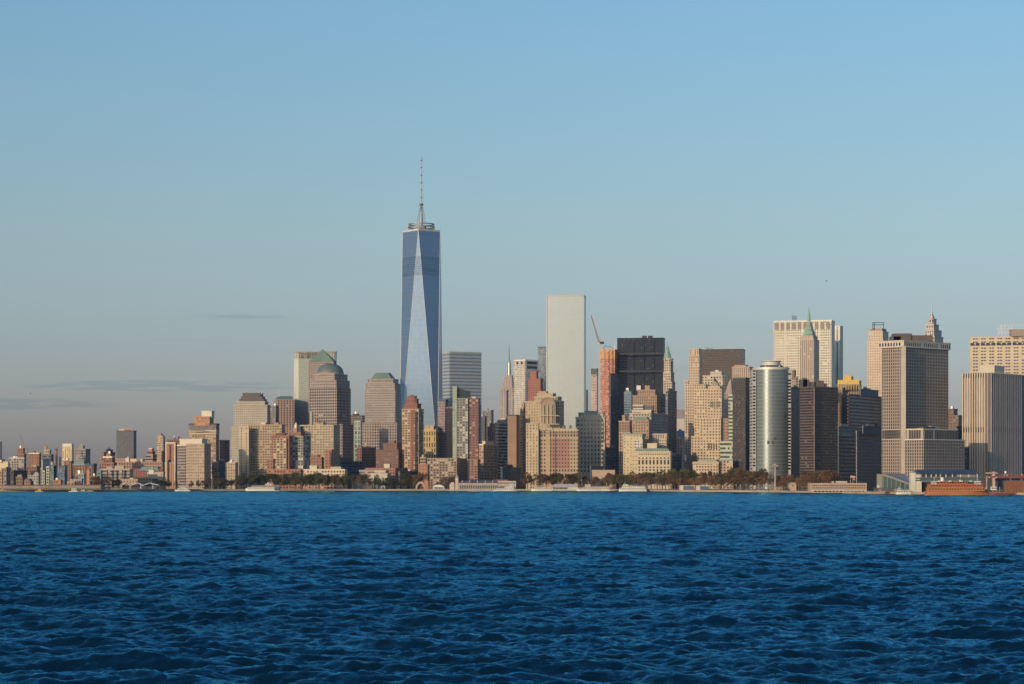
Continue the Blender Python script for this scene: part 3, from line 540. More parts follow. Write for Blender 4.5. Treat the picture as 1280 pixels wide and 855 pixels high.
# ================================================================ the tallest tower
D = 4150
def onetower():
    cx, cy = X(526.5, D), D + 10; hb = X(550.8, D) - cx - .6                # apparent half width of the square base
    rot = rad(7)                                                            # front base edge turned towards the sun side
    half = 31.0 * (D / 3850)
    zb, zt = GZ + 55, Z(289.5, D)
    base = [(cx + half * math.sqrt(2) * math.cos(rad(225 + 90 * k) - rot), cy + half * math.sqrt(2) * math.sin(rad(225 + 90 * k) - rot)) for k in range(4)]
    top = [(cx + half * math.cos(rad(270 + 90 * k) - rot), cy + half * math.sin(rad(270 + 90 * k) - rot)) for k in range(4)]
    r = root('supertall_tower', (cx, cy, GZ), 'tallest tower with long triangular blue glass facets and a needle mast', 'skyscraper')
    gm = fac('steel', 'curtain', 'blue', c=(.30, .32, .34), g=(.20, .31, .47), gm=.64, rg=.30, wm=.6, wr=.35, gv=.05, bl=.0, bw=3.0, fh=8., wu=.93, wv=.90)
    gd = fac('steel', 'curtain', 'blue', c=(.16, .22, .30), g=(.175, .26, .38), gm=.64, rg=.24, wm=.6, wr=.35, gv=.12, bl=.0, bw=3.0, fh=4., wu=.9, wv=.8)
    mb = MB(); mb.prism(base, GZ, zb, bw=3, fh=4, bottom=False); mb.build('podium', [fac('steel', 'curtain', 'grey', c=(.4, .42, .42))[0], ROOF], r)
    H = zt - zb
    def face(A, B, Cc, name):                                                # three corners, with a darker mechanical band between two heights
        a, b, c = Vector(A), Vector(B), Vector(Cc)
        ex = (b - a).normalized(); nrm = (b - a).cross(c - a).normalized(); ey = nrm.cross(ex)
        mb = MB(); pts = [a, b, c]; z1, z2 = zb + H * .80, zb + H * .885
        def clip(pl, z, keep_below):
            out = []
            for i in range(len(pl)):
                p, q = pl[i], pl[(i + 1) % len(pl)]; ip = (p.z <= z) == keep_below; iq = (q.z <= z) == keep_below
                if ip: out.append(p)
                if ip != iq: t = (z - p.z) / (q.z - p.z); out.append(p + (q - p) * t)
            return out
        for pl, mi in ((clip(pts, z1, True), 0), (clip(clip(pts, z1, False), z2, True), 1), (clip(pts, z2, False), 0)):
            if len(pl) >= 3: mb.quad(pl, mi, [((p - a).dot(ex) / 3.0 + 60, (p.z - zb) / (8. if mi == 0 else 4.) + 1) for p in pl])
        mb.build(name, [gm[0], gd[0]], r)
    tp = [(*p, zt) for p in top]; bs = [(*p, zb) for p in base]
    for k in range(4):
        # upright triangle on base edge k..k+1 with its apex at the top corner above the middle of that edge
        A, B = bs[k], bs[(k + 1) % 4]
        m = ((A[0] + B[0]) / 2, (A[1] + B[1]) / 2); T = min(tp, key=lambda p: (p[0] - m[0]) ** 2 + (p[1] - m[1]) ** 2)
        face(A, B, T, 'glass_facet')
        # hanging triangle: base corner, between the two nearest top corners
        near = sorted(tp, key=lambda p: (p[0] - B[0]) ** 2 + (p[1] - B[1]) ** 2)[:2]
        c0 = Vector((cx, cy)); a0 = math.atan2(near[0][1] - cy, near[0][0] - cx); a1 = math.atan2(near[1][1] - cy, near[1][0] - cx)
        if (a1 - a0) % (2 * math.pi) > math.pi: near = near[::-1]
        face(B, near[1], near[0], 'glass_facet')
        for q in near:
            eb = MB(); eb.tube(B, q, .32, n=6); eb.build('corner_edge', [plain('stainless edge', (.46, .44, .40), .45, .3, .03)], r)
    mb = MB(); mb.prism([p[:2] for p in tp], zt, zt + 3.0); mb.build('parapet', [plain('parapet pale', (.62, .60, .56), .4), ROOFD], r)
    ring = plain('mast ring steel', (.24, .23, .24), .5, .4)
    zr = Z(287.5, D); rr = X(543.3, D) - cx
    for z0, q in ((0, 1.0), (5, 1.0), (10, .97)):
        mb = MB(); mb.lathe(cx, cy, [(rr * q - 1.5, zr + z0), (rr * q, zr + z0), (rr * q, zr + z0 + 1.6), (rr * q - 1.5, zr + z0 + 1.6)], 40); mb.build('ring_platform', [ring], r)
    mb = MB()
    for k in range(24): a = 2 * math.pi * k / 24; mb.tube((cx + (rr - .8) * math.cos(a), cy + (rr - .8) * math.sin(a), zt + 1), (cx + (rr - .8) * math.cos(a), cy + (rr - .8) * math.sin(a), zr + 10.5), .3, n=4)
    mb.build('ring_struts', [ring], r)
    mb = MB(); mb.lathe(cx, cy, [(9, zt), (8.5, zr + 8), (0, zr + 8)], 16); mb.build('mast_base', [plain('mast base grey', (.40, .38, .37))], r)
    prof = [(286, 3.0), (272, 2.1), (258, 1.4), (240, 1.2), (220, 1.0), (205, .8), (197, .8), (195, .4)]
    mb = MB()
    for (ya, ra), (yb, rb) in zip(prof, prof[1:]): mb.tube((cx, cy, Z(ya, D)), (cx, cy, Z(yb, D)), ra, rb, 10)
    mb.build('spire', [plain('spire steel', (.36, .35, .36), .4, .5)], r)
    for yy in (256, 246.5, 237, 228, 218.5, 209, 200):
        mb = MB(); q = 3.3 if yy == 256 else 1.9; mb.lathe(cx, cy, [(q, Z(yy, D)), (q, Z(yy, D) + (3 if yy == 256 else 1.1)), (0, Z(yy, D) + (3 if yy == 256 else 1.1))], 12); mb.build('spire_collar', [DARKM], r)
    for k in range(6):
        a = k * math.pi / 3 + .2; mb = MB(); mb.tube((cx + 8.8 * math.cos(a), cy + 8.8 * math.sin(a), zr + 11), (cx + 2 * math.cos(a), cy + 2 * math.sin(a), Z(257, D)), .32, n=4); mb.build('stay_cable', [DARKM], r)
onetower()
r, ft = bld('glass_tower', 'slab tower with pale horizontal stripes right of the tallest tower', 'office tower', 4350, 62, [('tower_shaft', 551, 562, 601.8, 441, None, fac('steel', 'horiz', 'blue', c=(.38, .41, .43), g=(.16, .24, .34), wv=.48, fh=6.2, gv=.12, bl=.0), dict(ph=2.5)), ], roofs=False)
mast(r, 557, 441, 438, 4350, .4)
r, ft = bld('brick_tower', 'tan apartment tower with stepped red crown in front of the tallest tower', 'apartment tower', 3520, 24, [('tower_shaft', 502.5, 523.5, 529.5, 512, None, fac('tan', 'apt', c=(.42, .29, .19), bl=.22, bc=(.55, .48, .36))), ('crown_base', 504.5, 521.5, 526.5, 505.5, 512.5, fac('rust', 'tiny', c=(.25, .105, .08))), ('crown', 506.5, 520, 524, 499.5, 506, fac('rust', 'tiny', c=(.25, .105, .08)), dict(top='cham')), ('crown_step', 509, 518.5, 521.5, 496, 500, fac('rust', 'blank', c=(.25, .105, .08)), dict(top='cham'))], roofs=False)
pbox(r, 'brick_strip', 513, 517, 512.5, 590, 3512, plain('red brick strip', (.30, .12, .08)), 3)
mb = MB(); Dq = 3535; mb.lathe(X(515, Dq), Dq, [(4.2, Z(496.2, Dq)), (3.8, Z(495, Dq)), (2.5, Z(494.2, Dq)), (0, Z(493.7, Dq))], 16); mb.build('cupola', [plain('red dome', (.24, .10, .08))], r)
r, ft = bld('apartment_building', 'bright yellow block with tall dark windows in two tiers', 'apartment building', 3600, 10, [('wall', 529, 545, 549.5, 538, None, fac('yellow', 'vert', 'dark', c=(.56, .41, .20), bw=4.2, fh=9, wu=.38, wv=.72), dict(cornice=2)), ('attic', 531, 542, 545, 533, 538.4, fac('yellow', 'tiny', c=(.60, .42, .2)))], roofs=False)
r, ft = bld('glass_tower', 'mauve and navy glass tower with rounded shoulders left of the brown slab', 'apartment tower', 3620, 30, [('tower_shaft', 547, 556.5, 561, 503, None, fac('mauve', 'curtain', 'bronze', c=(.33, .25, .25), g=(.14, .10, .11), wu=.7, wv=.6)), ('crown', 547.5, 557, 560.5, 500, 503.5, fac('slate', 'curtain', 'blue'))], roofs=False)
r, ft = bld('brick_tower', 'plain brown slab between the mauve glass tower and the green edged tower', 'apartment tower', 3600, 30, [('tower_shaft', 558, 565.5, 568, 509.5, None, fac('brown', 'fine', c=(.27, .17, .13), wu=.3, wv=.3))], roofs=False)
r, ft = bld('glass_tower', 'apartment tower with pale green glass edge and dark sloping crown', 'apartment tower', 3500, 10, [('tower_shaft', 571, 585, 586, 498.5, None, fac('grey', 'apt', 'grey', c=(.27, .25, .22), bl=.3, bc=(.55, .54, .48), wu=.7, wv=.6)), ('green_edge', 565.8, 571, 571.3, 484, None, fac('greenwhite', 'curtain', 'green', c=(.38, .42, .33), g=(.24, .29, .22), gv=.2, rg=.5), dict(front=True, dD=2))], roofs=False)
# its sloping dark crown
Dq = 3508; mb = MB(); a = [(X(567, Dq), Z(498, Dq)), (X(588, Dq), Z(496, Dq)), (X(588, Dq), Z(489, Dq)), (X(567.4, Dq), Z(484.6, Dq))]
mb.quad([(x, Dq, z) for x, z in a]); mb.quad([(x, Dq + 22, z) for x, z in reversed(a)])
for k in range(4): p, q = a[k], a[(k + 1) % 4]; mb.quad([(p[0], Dq, p[1]), (p[0], Dq + 22, p[1]), (q[0], Dq + 22, q[1]), (q[0], Dq, q[1])])
mb.build('sloping_crown', [plain('dark glass crown', (.035, .05, .055), .2)], r)
r, ft = bld('brick_tower', 'dark red brick tower joined to the green edged glass tower', 'apartment tower', 3500, 12, [('tower_shaft', 586, 598, 600, 499, None, fac('brick', 'apt', c=(.24, .11, .09), bl=.3, bc=(.42, .33, .28))), ('roof_house', 590, 595, 596.5, 496.8, 499.4, fac('steel', 'blank'))], roofs=False)
r, ft = bld('apartment_building', 'wide low beige gridded apartment block at the foot of the green edged tower', 'apartment building', 3400, 8, [('wall', 534, 571, 584, 573.5, None, fac('brown', 'apt', c=(.33, .24, .18), bl=.38, bc=(.52, .46, .37))), ('brick_wing', 523, 534.5, 535.5, 581, None, fac('orangebrick', 'tiny', c=(.40, .2, .13)), dict(front=True, dD=2)), ('roof_house', 525, 532, 534, 572.5, 582, fac('tan', 'horiz'))])
r, ft = bld('brick_building', 'lower brick base block right of the gridded apartment block', 'apartment building', 3420, 12, [('wall', 584, 597, 600, 575, None, fac('brick', 'apt', c=(.30, .17, .13), bl=.25))], roofs=False)
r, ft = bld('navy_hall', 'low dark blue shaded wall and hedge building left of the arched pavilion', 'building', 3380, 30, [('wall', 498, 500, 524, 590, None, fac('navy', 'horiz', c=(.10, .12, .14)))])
r, ft = bld('office_block', 'dark grey slab in front of pale distant blocks left of the ribbed needle tower', 'office block', 4600, 25, [('wall', 599, 606, 608.5, 521, None, fac('slate', 'fine', c=(.12, .11, .12)))])
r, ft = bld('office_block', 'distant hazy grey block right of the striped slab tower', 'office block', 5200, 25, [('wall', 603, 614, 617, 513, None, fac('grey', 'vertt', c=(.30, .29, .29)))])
r, ft = bld('brick_building', 'distant orange brick block left of the ribbed needle tower', 'building', 4400, 30, [('wall', 609, 617.5, 621, 534, None, fac('orangebrick', 'punch', c=(.42, .19, .12))), ('upper_storey', 612, 617, 619, 530, 534.4, fac('orangebrick', 'tiny'))])
r, ft = bld('apartment_building', 'tan edged block with dark shaded front and beige crown behind the domed pier', 'apartment building', 3480, 30, [('tower_shaft', 598.8, 604.3, 622, 556, None, fac('tan', 'punch', c=(.46, .30, .20), bl=.2), dict(pc='cream')), ('crown', 603, 606.5, 617, 552.5, 556.5, fac('cream', 'blank'))], roofs=False)
r, ft = bld('office_building', 'narrow banded beige and navy building left of the black edged slabs', 'office building', 3560, 30, [('tower_shaft', 619, 623, 634.5, 529, None, fac('beige', 'horiz', c=(.48, .42, .34), wv=.5))])
r, ft = bld('skyscraper', 'distant stepped tan tower with a silver needle and shaded lower half', 'skyscraper', 7500, 14, [('tower_shaft', 625.3, 641.5, 644, 484, None, fac('tan', 'vertt', 'grey', c=(.48, .37, .31), bw=5, wu=.4), dict(par=0)), ('upper_shaft', 628, 640, 642.5, 472.5, 484.5, fac('tan', 'vertt', 'grey', c=(.50, .40, .34), bw=5, wu=.35), dict(par=0)), ('shoulder', 631, 639.5, 641.5, 469, 473, fac('tan', 'vertt', 'grey', c=(.50, .40, .34), bw=5, wu=.35), dict(par=0))], roofs=False)
Dq = 7530; cx = X(636.5, Dq); mb = MB(); mb.lathe(cx, Dq, [(6.5, Z(469.5, Dq)), (5.6, Z(459, Dq)), (4.5, Z(453, Dq)), (2.5, Z(450, Dq))], 12); mb.build('mooring_mast', [plain('mast silver', (.36, .36, .36), .4, .5)], r)
mb = MB(); mb.tube((cx, Dq, Z(450.3, Dq)), (cx, Dq, Z(430, Dq)), 1.5, .5, 6); mb.build('needle', [DARKM], r)
r, ft = bld('black_slab', 'thin black slab with a bright white edge left of the plain brown slab', 'office tower', 3650, 30, [('tower_shaft', 626.5, 631.5, 634, 524, None, fac('brown', 'vertt', c=(.12, .08, .06)), dict(pc='cream')), ('dark_fin', 632.5, 634, 635.5, 489, None, fac('slate', 'blank'), dict())], roofs=False)
r, ft = bld('brown_slab', 'plain brown blank slab with dark right side behind the pier', 'office tower', 3470, 30, [('tower_shaft', 634.5, 645.5, 649, 519.5, None, fac('brown', 'blank', c=(.28, .18, .12)), dict(pc='dark'))], roofs=False)
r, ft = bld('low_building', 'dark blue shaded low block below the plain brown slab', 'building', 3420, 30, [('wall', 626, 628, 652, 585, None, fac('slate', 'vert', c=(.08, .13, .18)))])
r, ft = bld('tan_tower', 'orange tan ornate tower strip squeezed left of the arched stone tower', 'office tower', 3620, 30, [('tower_shaft', 647, 653, 658, 520, None, fac('orangebrick', 'punch', c=(.46, .27, .15))), ('upper_shaft', 650, 654, 657, 510, 520.5, fac('orangebrick', 'punch', c=(.48, .30, .18))), ('turret', 652, 655, 657, 505, 510.5, fac('tan', 'tiny'))])
r, ft = bld('white_tower', 'white gridded tower with tall openings at its top left of the blue glass tower', 'office tower', 4700, 48, [('tower_shaft', 642.3, 656.5, 672.3, 450.5, None, fac('white', 'apt', 'grey', c=(.62, .57, .50), wu=.45, wv=.5, bw=4.4, bl=.1), dict(pc='white', ph=2)), ], roofs=False)
f = ft[0][0]; windows(r, f[1], f[2], [Z(455, 4700), Z(460.5, 4700)], [.22, .36, .52, .68, .84], 5.5, 5, name='top_opening', frm=TRIM['white']); windows(r, f[0], f[1], [Z(455, 4700)], [.3, .7], 5.5, 4.5, name='top_opening', frm=TRIM['white'])
mast(r, 660, 450, 448, 4720, 1.5)
r, ft = bld('brick_tower', 'dark red brick stepped tower in front of the white gridded tower', 'apartment tower', 4200, 22, [('tower_shaft', 660, 675.5, 678.6, 474, None, fac('rust', 'punch', c=(.33, .13, .10), wu=.35, wv=.35)), ('upper_shaft', 663, 670.5, 672.8, 464.5, 474.5, fac('rust', 'punch', c=(.33, .13, .10), wu=.35, wv=.35))], roofs=False)
r, ft = bld('glass_tower', 'dark blue glass tower half hidden left of the pale glass slab', 'office tower', 4500, 20, [('tower_shaft', 672.3, 688, 694, 434, None, fac('slate', 'curtain', 'blue', c=(.08, .12, .17), g=(.05, .09, .14), gm=.4))], roofs=False)
r, ft = bld('pale_glass_slab', 'tall plain pale glass slab with a bright left edge', 'skyscraper', 4100, 5.5, [('tower_shaft', 682.8, 730, 730.3, 369, None, fac('steel', 'curtain', 'grey', c=(.50, .52, .48), g=(.45, .48, .485), gm=.85, rg=.34, wm=.8, wr=.36, gv=.02, bl=.0, bw=4, fh=4.4, wu=.92, wv=.86), dict(dep=55, par=0))], roofs=False)
f = ft[0][0]; mb = MB(); mb.box(f[0][0] + .6, f[0][1] - .3, GZ, 1.7, 1.7, ft[0][2] - GZ, 0); mb.build('corner_edge', [plain('bright steel edge', (.8, .76, .68), .35, .6, .03)], r)
mb = MB(); mb.prism(grow(f, .25), ft[0][2] - 1.5, ft[0][2] + 1.2); mb.build('parapet', [plain('slab cap steel', (.46, .45, .42), .5, .2, .03), ROOF], r)
# ---- arched stone tower and its wing
r, ft = bld('stone_tower', 'stone tower with a great arch at its stepped top and dark left flank', 'office tower', 3480, 20, [('tower_shaft', 656.8, 700, 705, 502, None, fac('tan', 'punch', c=(.46, .35, .22), wu=.4, wv=.45), dict(pc='tan')), ('upper_storey', 668, 697, 702, 496.5, 502.4, fac('tan', 'punch', c=(.46, .36, .24))), ('attic', 671, 691, 695, 492.5, 497, fac('tan', 'tiny', c=(.48, .38, .26))), ('attic', 673, 683, 685, 490, 493, fac('tan', 'blank'))], roofs=False)
tank(r, 676, 491.8, 3500, 1.6, 2.5)
Dq = 3466; mb = MB(); cxa, cza = X(684.5, Dq), Z(505.5, Dq)
for k in range(14):
    a, b = math.pi * k / 14, math.pi * (k + 1) / 14; r0, r1 = 9.2, 11.6
    q = [(cxa + r0 * math.cos(a), Dq, cza + r0 * .92 * math.sin(a)), (cxa + r1 * math.cos(a), Dq, cza + r1 * .92 * math.sin(a)), (cxa + r1 * math.cos(b), Dq, cza + r1 * .92 * math.sin(b)), (cxa + r0 * math.cos(b), Dq, cza + r0 * .92 * math.sin(b))]
    mb.quad(q[::-1]); mb.quad([q[1], (q[1][0], Dq + 9, q[1][2]), (q[2][0], Dq + 9, q[2][2]), q[2]]); mb.quad([q[3], (q[3][0], Dq + 9, q[3][2]), (q[0][0], Dq + 9, q[0][2]), q[0]])
mb.build('great_arch', [plain('arch stone', (.34, .27, .18))], r)
mb = MB(); n = 12; pts = [(cxa + 9.1 * math.cos(math.pi * k / n), Dq + .8, cza + 9.1 * .92 * math.sin(math.pi * k / n)) for k in range(n + 1)]
mb.quad(list(reversed(pts + [(cxa - 9.1, Dq + .8, Z(530, Dq)), (cxa + 9.1, Dq + .8, Z(530, Dq))]))[::-1]); mb.build('arch_panel', [fac('tan', 'vert', c=(.40, .31, .20))[0]], r)
for x in (675.2, 679.6, 684.5, 689.2, 693.8): pbox(r, 'column', x - .55, x + .55, 506, 530, Dq - 1, STONE, 1.5)
for yy in (519, 529.6): pbox(r, 'ledge', 670, 699, yy, yy + 1.1, Dq - 2.2, STONE, 3)
r, ft = bld('stone_wing', 'wide tan block with dark cornice and a pink brick centre beside the trees', 'office building', 3400, 10, [('wall', 672, 722.5, 724.5, 538, None, fac('tan', 'blank', c=(.46, .33, .22)), dict(pc='tan', cornice=.5)), ('left_bay', 657.5, 673, 674, 530, None, fac('beige', 'punch', c=(.52, .41, .27), wu=.28), dict(front=True, dD=4, pc='tan'))], roofs=False)
f = ft[0][0]; A, B = f[0], f[1]
def lerp2(A, B, u): return (A[0] + (B[0] - A[0]) * u, A[1] + (B[1] - A[1]) * u)
zt = ft[0][2]
mb = MB(); a, b = lerp2(A, B, .33), lerp2(A, B, .80); nx = Vector((b[0] - a[0], b[1] - a[1])).normalized(); off = (nx.y * .03, -nx.x * .03)
mb.quad([(a[0] + off[0], a[1] + off[1], Z(586, 3400)), (b[0] + off[0], b[1] + off[1], Z(586, 3400)), (b[0] + off[0], b[1] + off[1], Z(546.5, 3400)), (a[0] + off[0], a[1] + off[1], Z(546.5, 3400))]); mb.build('brick_panel', [plain('pink brick', (.36, .19, .15))], r)
for yy, e in ((541.5, 1.2), (548, .8), (586.5, .7)):
    mb = MB(); mb.prism(grow(f, e), Z(yy, 3400), Z(yy, 3400) + 1.0, bottom=True); mb.build('cornice', [plain('dark cornice', (.16, .13, .11)) if yy < 545 else STONE, STONE], r)
cols_ = [.03 + .0735 * k for k in range(14) if k not in (3,)]
windows(r, A, B, [Z(y, 3400) for y in (589.5, 594.8)] + [Z(545.6, 3400)], cols_, 2.6, 3.2)
windows(r, A, B, [Z(551.5 + 4.7 * k, 3400) for k in range(8)], cols_, 2.0, 2.4)
windows(r, A, B, [zt - 3.2], cols_, 2.2, 2.4, kind='arch')
pbox(r, 'drain_pipe', 688.1, 688.9, 538, 602, 3396, DARKM, 1)
for px_, w_ in ((677, 5), (684, 6), (692, 4), (700, 5), (710, 4), (716, 5)): pbox(r, 'rooftop_unit', px_, px_ + w_, 538 - random.uniform(2.5, 5), 538, 3405, random.choice((STONE, ROOFD, TRIM['tan'])), 6)
tank(r, 705, 538, 3410); tank(r, 713, 538, 3415, 1.8)
r, ft = bld('office_building', 'cream topped block with green roof edge, mostly in blue shade', 'office building', 3560, 12, [('tower_shaft', 719.5, 756, 757.5, 522, None, fac('cream', 'blank', c=(.56, .47, .35))), ('attic', 723, 754, 755.5, 516.5, 522.4, fac('cream', 'punch', c=(.50, .42, .31)), dict(pc='teal')), ('roof_house', 729, 748, 749.5, 513.5, 517, COPPER, dict(top='pyr', f=.8, par=0))], roofs=False)
f = ft[0][0]; zz = [Z(527 + 5.25 * k, 3560) for k in range(13)]
fr = plain('trim shade', (.5, .42, .32))
windows(r, f[0], f[1], zz, [.09 + .117 * k for k in range(8)], 2.3, 3.0, frm=fr)
r, ft = bld('low_building', 'plain tan box among the battery trees', 'building', 3340, 20, [('wall', 740, 768.5, 769.5, 588.5, None, fac('tan', 'blank', c=(.42, .31, .22)))], roofs=False)
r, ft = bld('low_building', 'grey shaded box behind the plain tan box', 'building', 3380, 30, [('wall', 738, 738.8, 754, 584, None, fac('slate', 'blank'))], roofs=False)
r = root('telecom_mast', (X(733.5, 4300), 4300, GZ), 'slim dark studded mast right of the pale glass slab', 'mast')
mb = MB(); mb.tube((X(733.5, 4300), 4300, GZ), (X(733.5, 4300), 4300, Z(487, 4300)), 1.6, 1.5, 8); mb.build('pole', [DARKM], r)
for k in range(14):
    mb = MB(); zq = Z(489 + k * 2.4, 4300); mb.lathe(X(733.5, 4300), 4300, [(2.5, zq), (2.5, zq + 1.4), (0, zq + 1.4)], 8); mb.build('antenna_ring', [DARKM], r)
r, ft = bld('concrete_frame', 'slim pinkish tower under construction with a dark top behind the crane', 'unfinished tower', 4000, 14, [('tower_shaft', 739, 746, 747.5, 469, None, fac('pink', 'horiz', 'grey', c=(.50, .38, .34), g=(.28, .22, .21), wv=.45)), ('dark_top', 738.7, 746.3, 747.8, 461.5, 469.3, fac('slate', 'vertt', c=(.10, .12, .15)))], roofs=False)
mast(r, 744, 461.5, 456, 4000, .5)
r, ft = bld('concrete_frame', 'orange netted high-rise under construction with open floors', 'unfinished tower', 3980, 18, [('tower_shaft', 750.5, 768.5, 771.5, 447, None, fac('orange', 'horiz', 'bronze', c=(.52, .21, .14), g=(.20, .07, .06), wv=.5, fh=4.2, gv=.4, bl=.25, bc=(.50, .33, .27)), dict(par=0)), ('safety_net', 750.2, 768.7, 771.8, 436.5, 447.4, fac('orange', 'vertt', 'bronze', c=(.62, .30, .10), g=(.40, .17, .07), wu=.4, bl=.1), dict(par=0))], roofs=False)
for x in (756.3, 762): pbox(r, 'hoist_rail', x - .3, x + .3, 437, 520, 3972, plain('hoist red', (.42, .10, .07)), 2)
mb = MB(); q = [(754, 436), (757, 431.5), (760, 434), (762.5, 432.5), (767, 436)]
for (xa, ya), (xb, yb) in zip(q, q[1:]): mb.tube((X(xa, 3990), 3990, Z(ya, 3990)), (X(xb, 3990), 3990, Z(yb, 3990)), .45, n=4)
mast(r, 768.5, 437, 430, 3985, .5)
mb.build('formwork_arm', [DARKM], r)
lattice_crane('tower_crane', 'tall white luffing crane beside the orange netted tower', 748.5, 424, None, 4080, ((749.5, 427), (739, 393.5)), 1.9, jm=plain('jib red brown', (.26, .13, .10), .5))
r, ft = bld('dark_slab', 'narrow navy slab left of the wide black steel tower', 'office tower', 3750, 30, [('tower_shaft', 762, 763.5, 774, 467.5, None, fac('slate', 'vertt', c=(.08, .10, .13), g=(.03, .04, .06)), dict(pc='dark'))], roofs=False)
r, ft = bld('black_steel_tower', 'wide black steel tower with faint grid and roof boxes', 'office tower', 4000, 8, [('tower_shaft', 771.5, 829.5, 831.3, 422.8, None, fac('black', 'curtain', 'black', c=(.012, .019, .036), g=(.008, .014, .030), wu=.6, wv=.5, bw=3.2, fh=4.4, bl=.05, bc=(.10, .09, .09), rg=.2), dict(ph=1))], roofs=False)
for x in (785.5, 799.2, 813): pbox(r, 'column_line', x - .35, x + .35, 423.5, 520, 3992, plain('black steel', (.022, .027, .042), .4, .1), 1.2)
for yy in (441, 463): pbox(r, 'louver_band', 772, 829, yy, yy + 2.2, 3991.5, plain('louver grey', (.05, .055, .066), .5), .6)
for x0, x1 in ((803, 808.5), (810.5, 816)): pbox(r, 'rooftop_unit', x0, x1, 419.6, 422.8, 4005, ROOFD, 12)
for x in (781, 786, 789): mast(r, x, 422.8, 420.5, 4010, .3)
r, ft = bld('gothic_tower', 'cream gothic tower with a slender green copper spire behind the black tower', 'skyscraper', 3940, 30, [('tower_shaft', 829, 838.5, 842.8, 466, None, fac('cream', 'gothic', c=(.56, .46, .36))), ('upper_shaft', 830, 838, 841.5, 449, 466.5, fac('cream', 'gothic', c=(.58, .48, .38))), ('lower_step', 831, 840, 844, 478, None, fac('cream', 'gothic', c=(.54, .44, .34)), dict(front=True, dD=-8))], roofs=False)
Dq = 3965; cx = X(834.3, Dq); mb = MB(); rr = 4.5
for ya, yb, ra, rb in ((449.4, 441, 5.2, 4), (441, 434, 3.4, 1.6), (434, 429, 1., .3)): mb.tube((cx, Dq, Z(ya, Dq)), (cx, Dq, Z(yb, Dq)), ra * 1.25, rb * 1.25, 8)
mb.build('copper_spire', [plain('verdigris', (.22, .38, .31), .6)], r)
for x in (831.3, 837.5, 840): mb = MB(); mb.tube((X(x, Dq - 20), Dq - 20, Z(452, Dq)), (X(x, Dq - 20), Dq - 20, Z(446, Dq)), 1.4, .2, 6); mb.build('pinnacle', [STONE], r)
# cluster in front of the black tower
r, ft = bld('office_building', 'teal glass block with copper eaves and dark upper right wing before the black tower', 'office building', 3760, 14, [('wall', 780, 789, 791.5, 492, None, fac('teal', 'curtain', 'blue', c=(.17, .25, .30), wv=.6), dict(pc='teal')), ('mansard', 780.3, 789, 791.3, 489, 492.5, plain('teal mansard', (.16, .27, .27)), dict(par=0))])
r, ft = bld('office_building', 'teal mansarded dark block behind the brown stepped tower, upper right', 'office building', 3780, 30, [('wall', 819, 822, 837, 494, None, fac('slate', 'horiz', c=(.20, .21, .22)), dict(pc='teal', ph=3))])
r, ft = bld('brown_tower', 'stepped brown stone tower with ribbed windows and bright white roof tank', 'office tower', 3700, 16, [('wall', 791, 821, 825, 495, None, fac('brown', 'gothic', c=(.36, .24, .16)), {}), ('upper_storey', 797, 819, 823, 488, 495.4, fac('brown', 'gothic', c=(.36, .24, .16))), ('attic', 806, 812, 814.5, 483, 488.4, fac('brown', 'tiny', c=(.38, .26, .17)))], roofs=False)
pbox(r, 'white_tank', 795.8, 801, 481.8, 488, 3712, WHITE, 6)
r, ft = bld('striped_office', 'low white striped office with dark glass right half in the cluster', 'office building', 3640, 14, [('wall', 791, 804, 805, 507, None, fac('white', 'horiz', 'dark', c=(.55, .50, .44), fh=4.6)), ('glass_half', 804, 816, 817, 508, None, fac('dark', 'grid', c=(.16, .16, .17)), dict(front=True)), ('pent_band', 790, 814, 818, 513.5, 516, fac('cream', 'blank'), dict(front=True, dD=-3))])
r, ft = bld('office_building', 'low mixed pale and dark block with railings above the green-roofed brown house', 'office building', 3610, 14, [('wall', 787, 812, 828, 517, None, fac('cream', 'big', c=(.48, .40, .32)))], seed=4)
r, ft = bld('stone_house', 'small reddish brown stone block with round turret left in the cluster', 'office building', 3540, 16, [('wall', 773.5, 787, 790, 527, None, fac('brown', 'punch', c=(.32, .20, .15)), dict(pc='tan')), ('turret', 777, 783, 785, 520, 527.5, fac('tan', 'tiny', c=(.42, .30, .22)), dict(top='cham', e=.3)), ('base_storey', 774, 788, 791, 541, None, fac('tan', 'punch'), dict(front=True, dD=-3))], roofs=False)
r, ft = bld('stone_house', 'brown stone block with green hipped roof in the middle of the cluster', 'office building', 3530, 16, [('wall', 790.5, 811, 814, 526, None, fac('brown', 'punch', c=(.38, .27, .19))), ('copper_roof', 791, 811, 814, 521, 526.5, COPPER, dict(top='pyr', f=.7, par=0))], roofs=False)
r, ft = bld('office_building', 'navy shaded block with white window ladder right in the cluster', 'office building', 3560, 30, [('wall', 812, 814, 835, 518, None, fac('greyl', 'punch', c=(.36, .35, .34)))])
r, ft = bld('cream_building', 'cream block with green cornice and arched loggia left of the arcaded hall', 'office building', 3470, 14, [('wall', 779, 802.5, 807, 543, None, fac('cream', 'tiny', c=(.62, .50, .33)), dict(pc='teal', cornice=1.5)), ('pale_bay', 793, 803, 804.5, 550, None, fac('white', 'punch', c=(.62, .58, .50)), dict(front=True, dD=-3))], roofs=False)
r, ft = bld('cream_building', 'small cream block with tall pilasters above the arcaded hall, right side', 'office building', 3500, 14, [('wall', 816, 833.5, 835.5, 543, None, fac('cream', 'vert', c=(.50, .40, .30))), ('bay', 824, 833, 834.5, 549, None, fac('cream', 'punch', c=(.58, .48, .36)), dict(front=True, dD=-3)), ('roof_house', 809, 821, 824, 555, None, fac('cream', 'blank'), dict(front=True, dD=-30))], roofs=False)
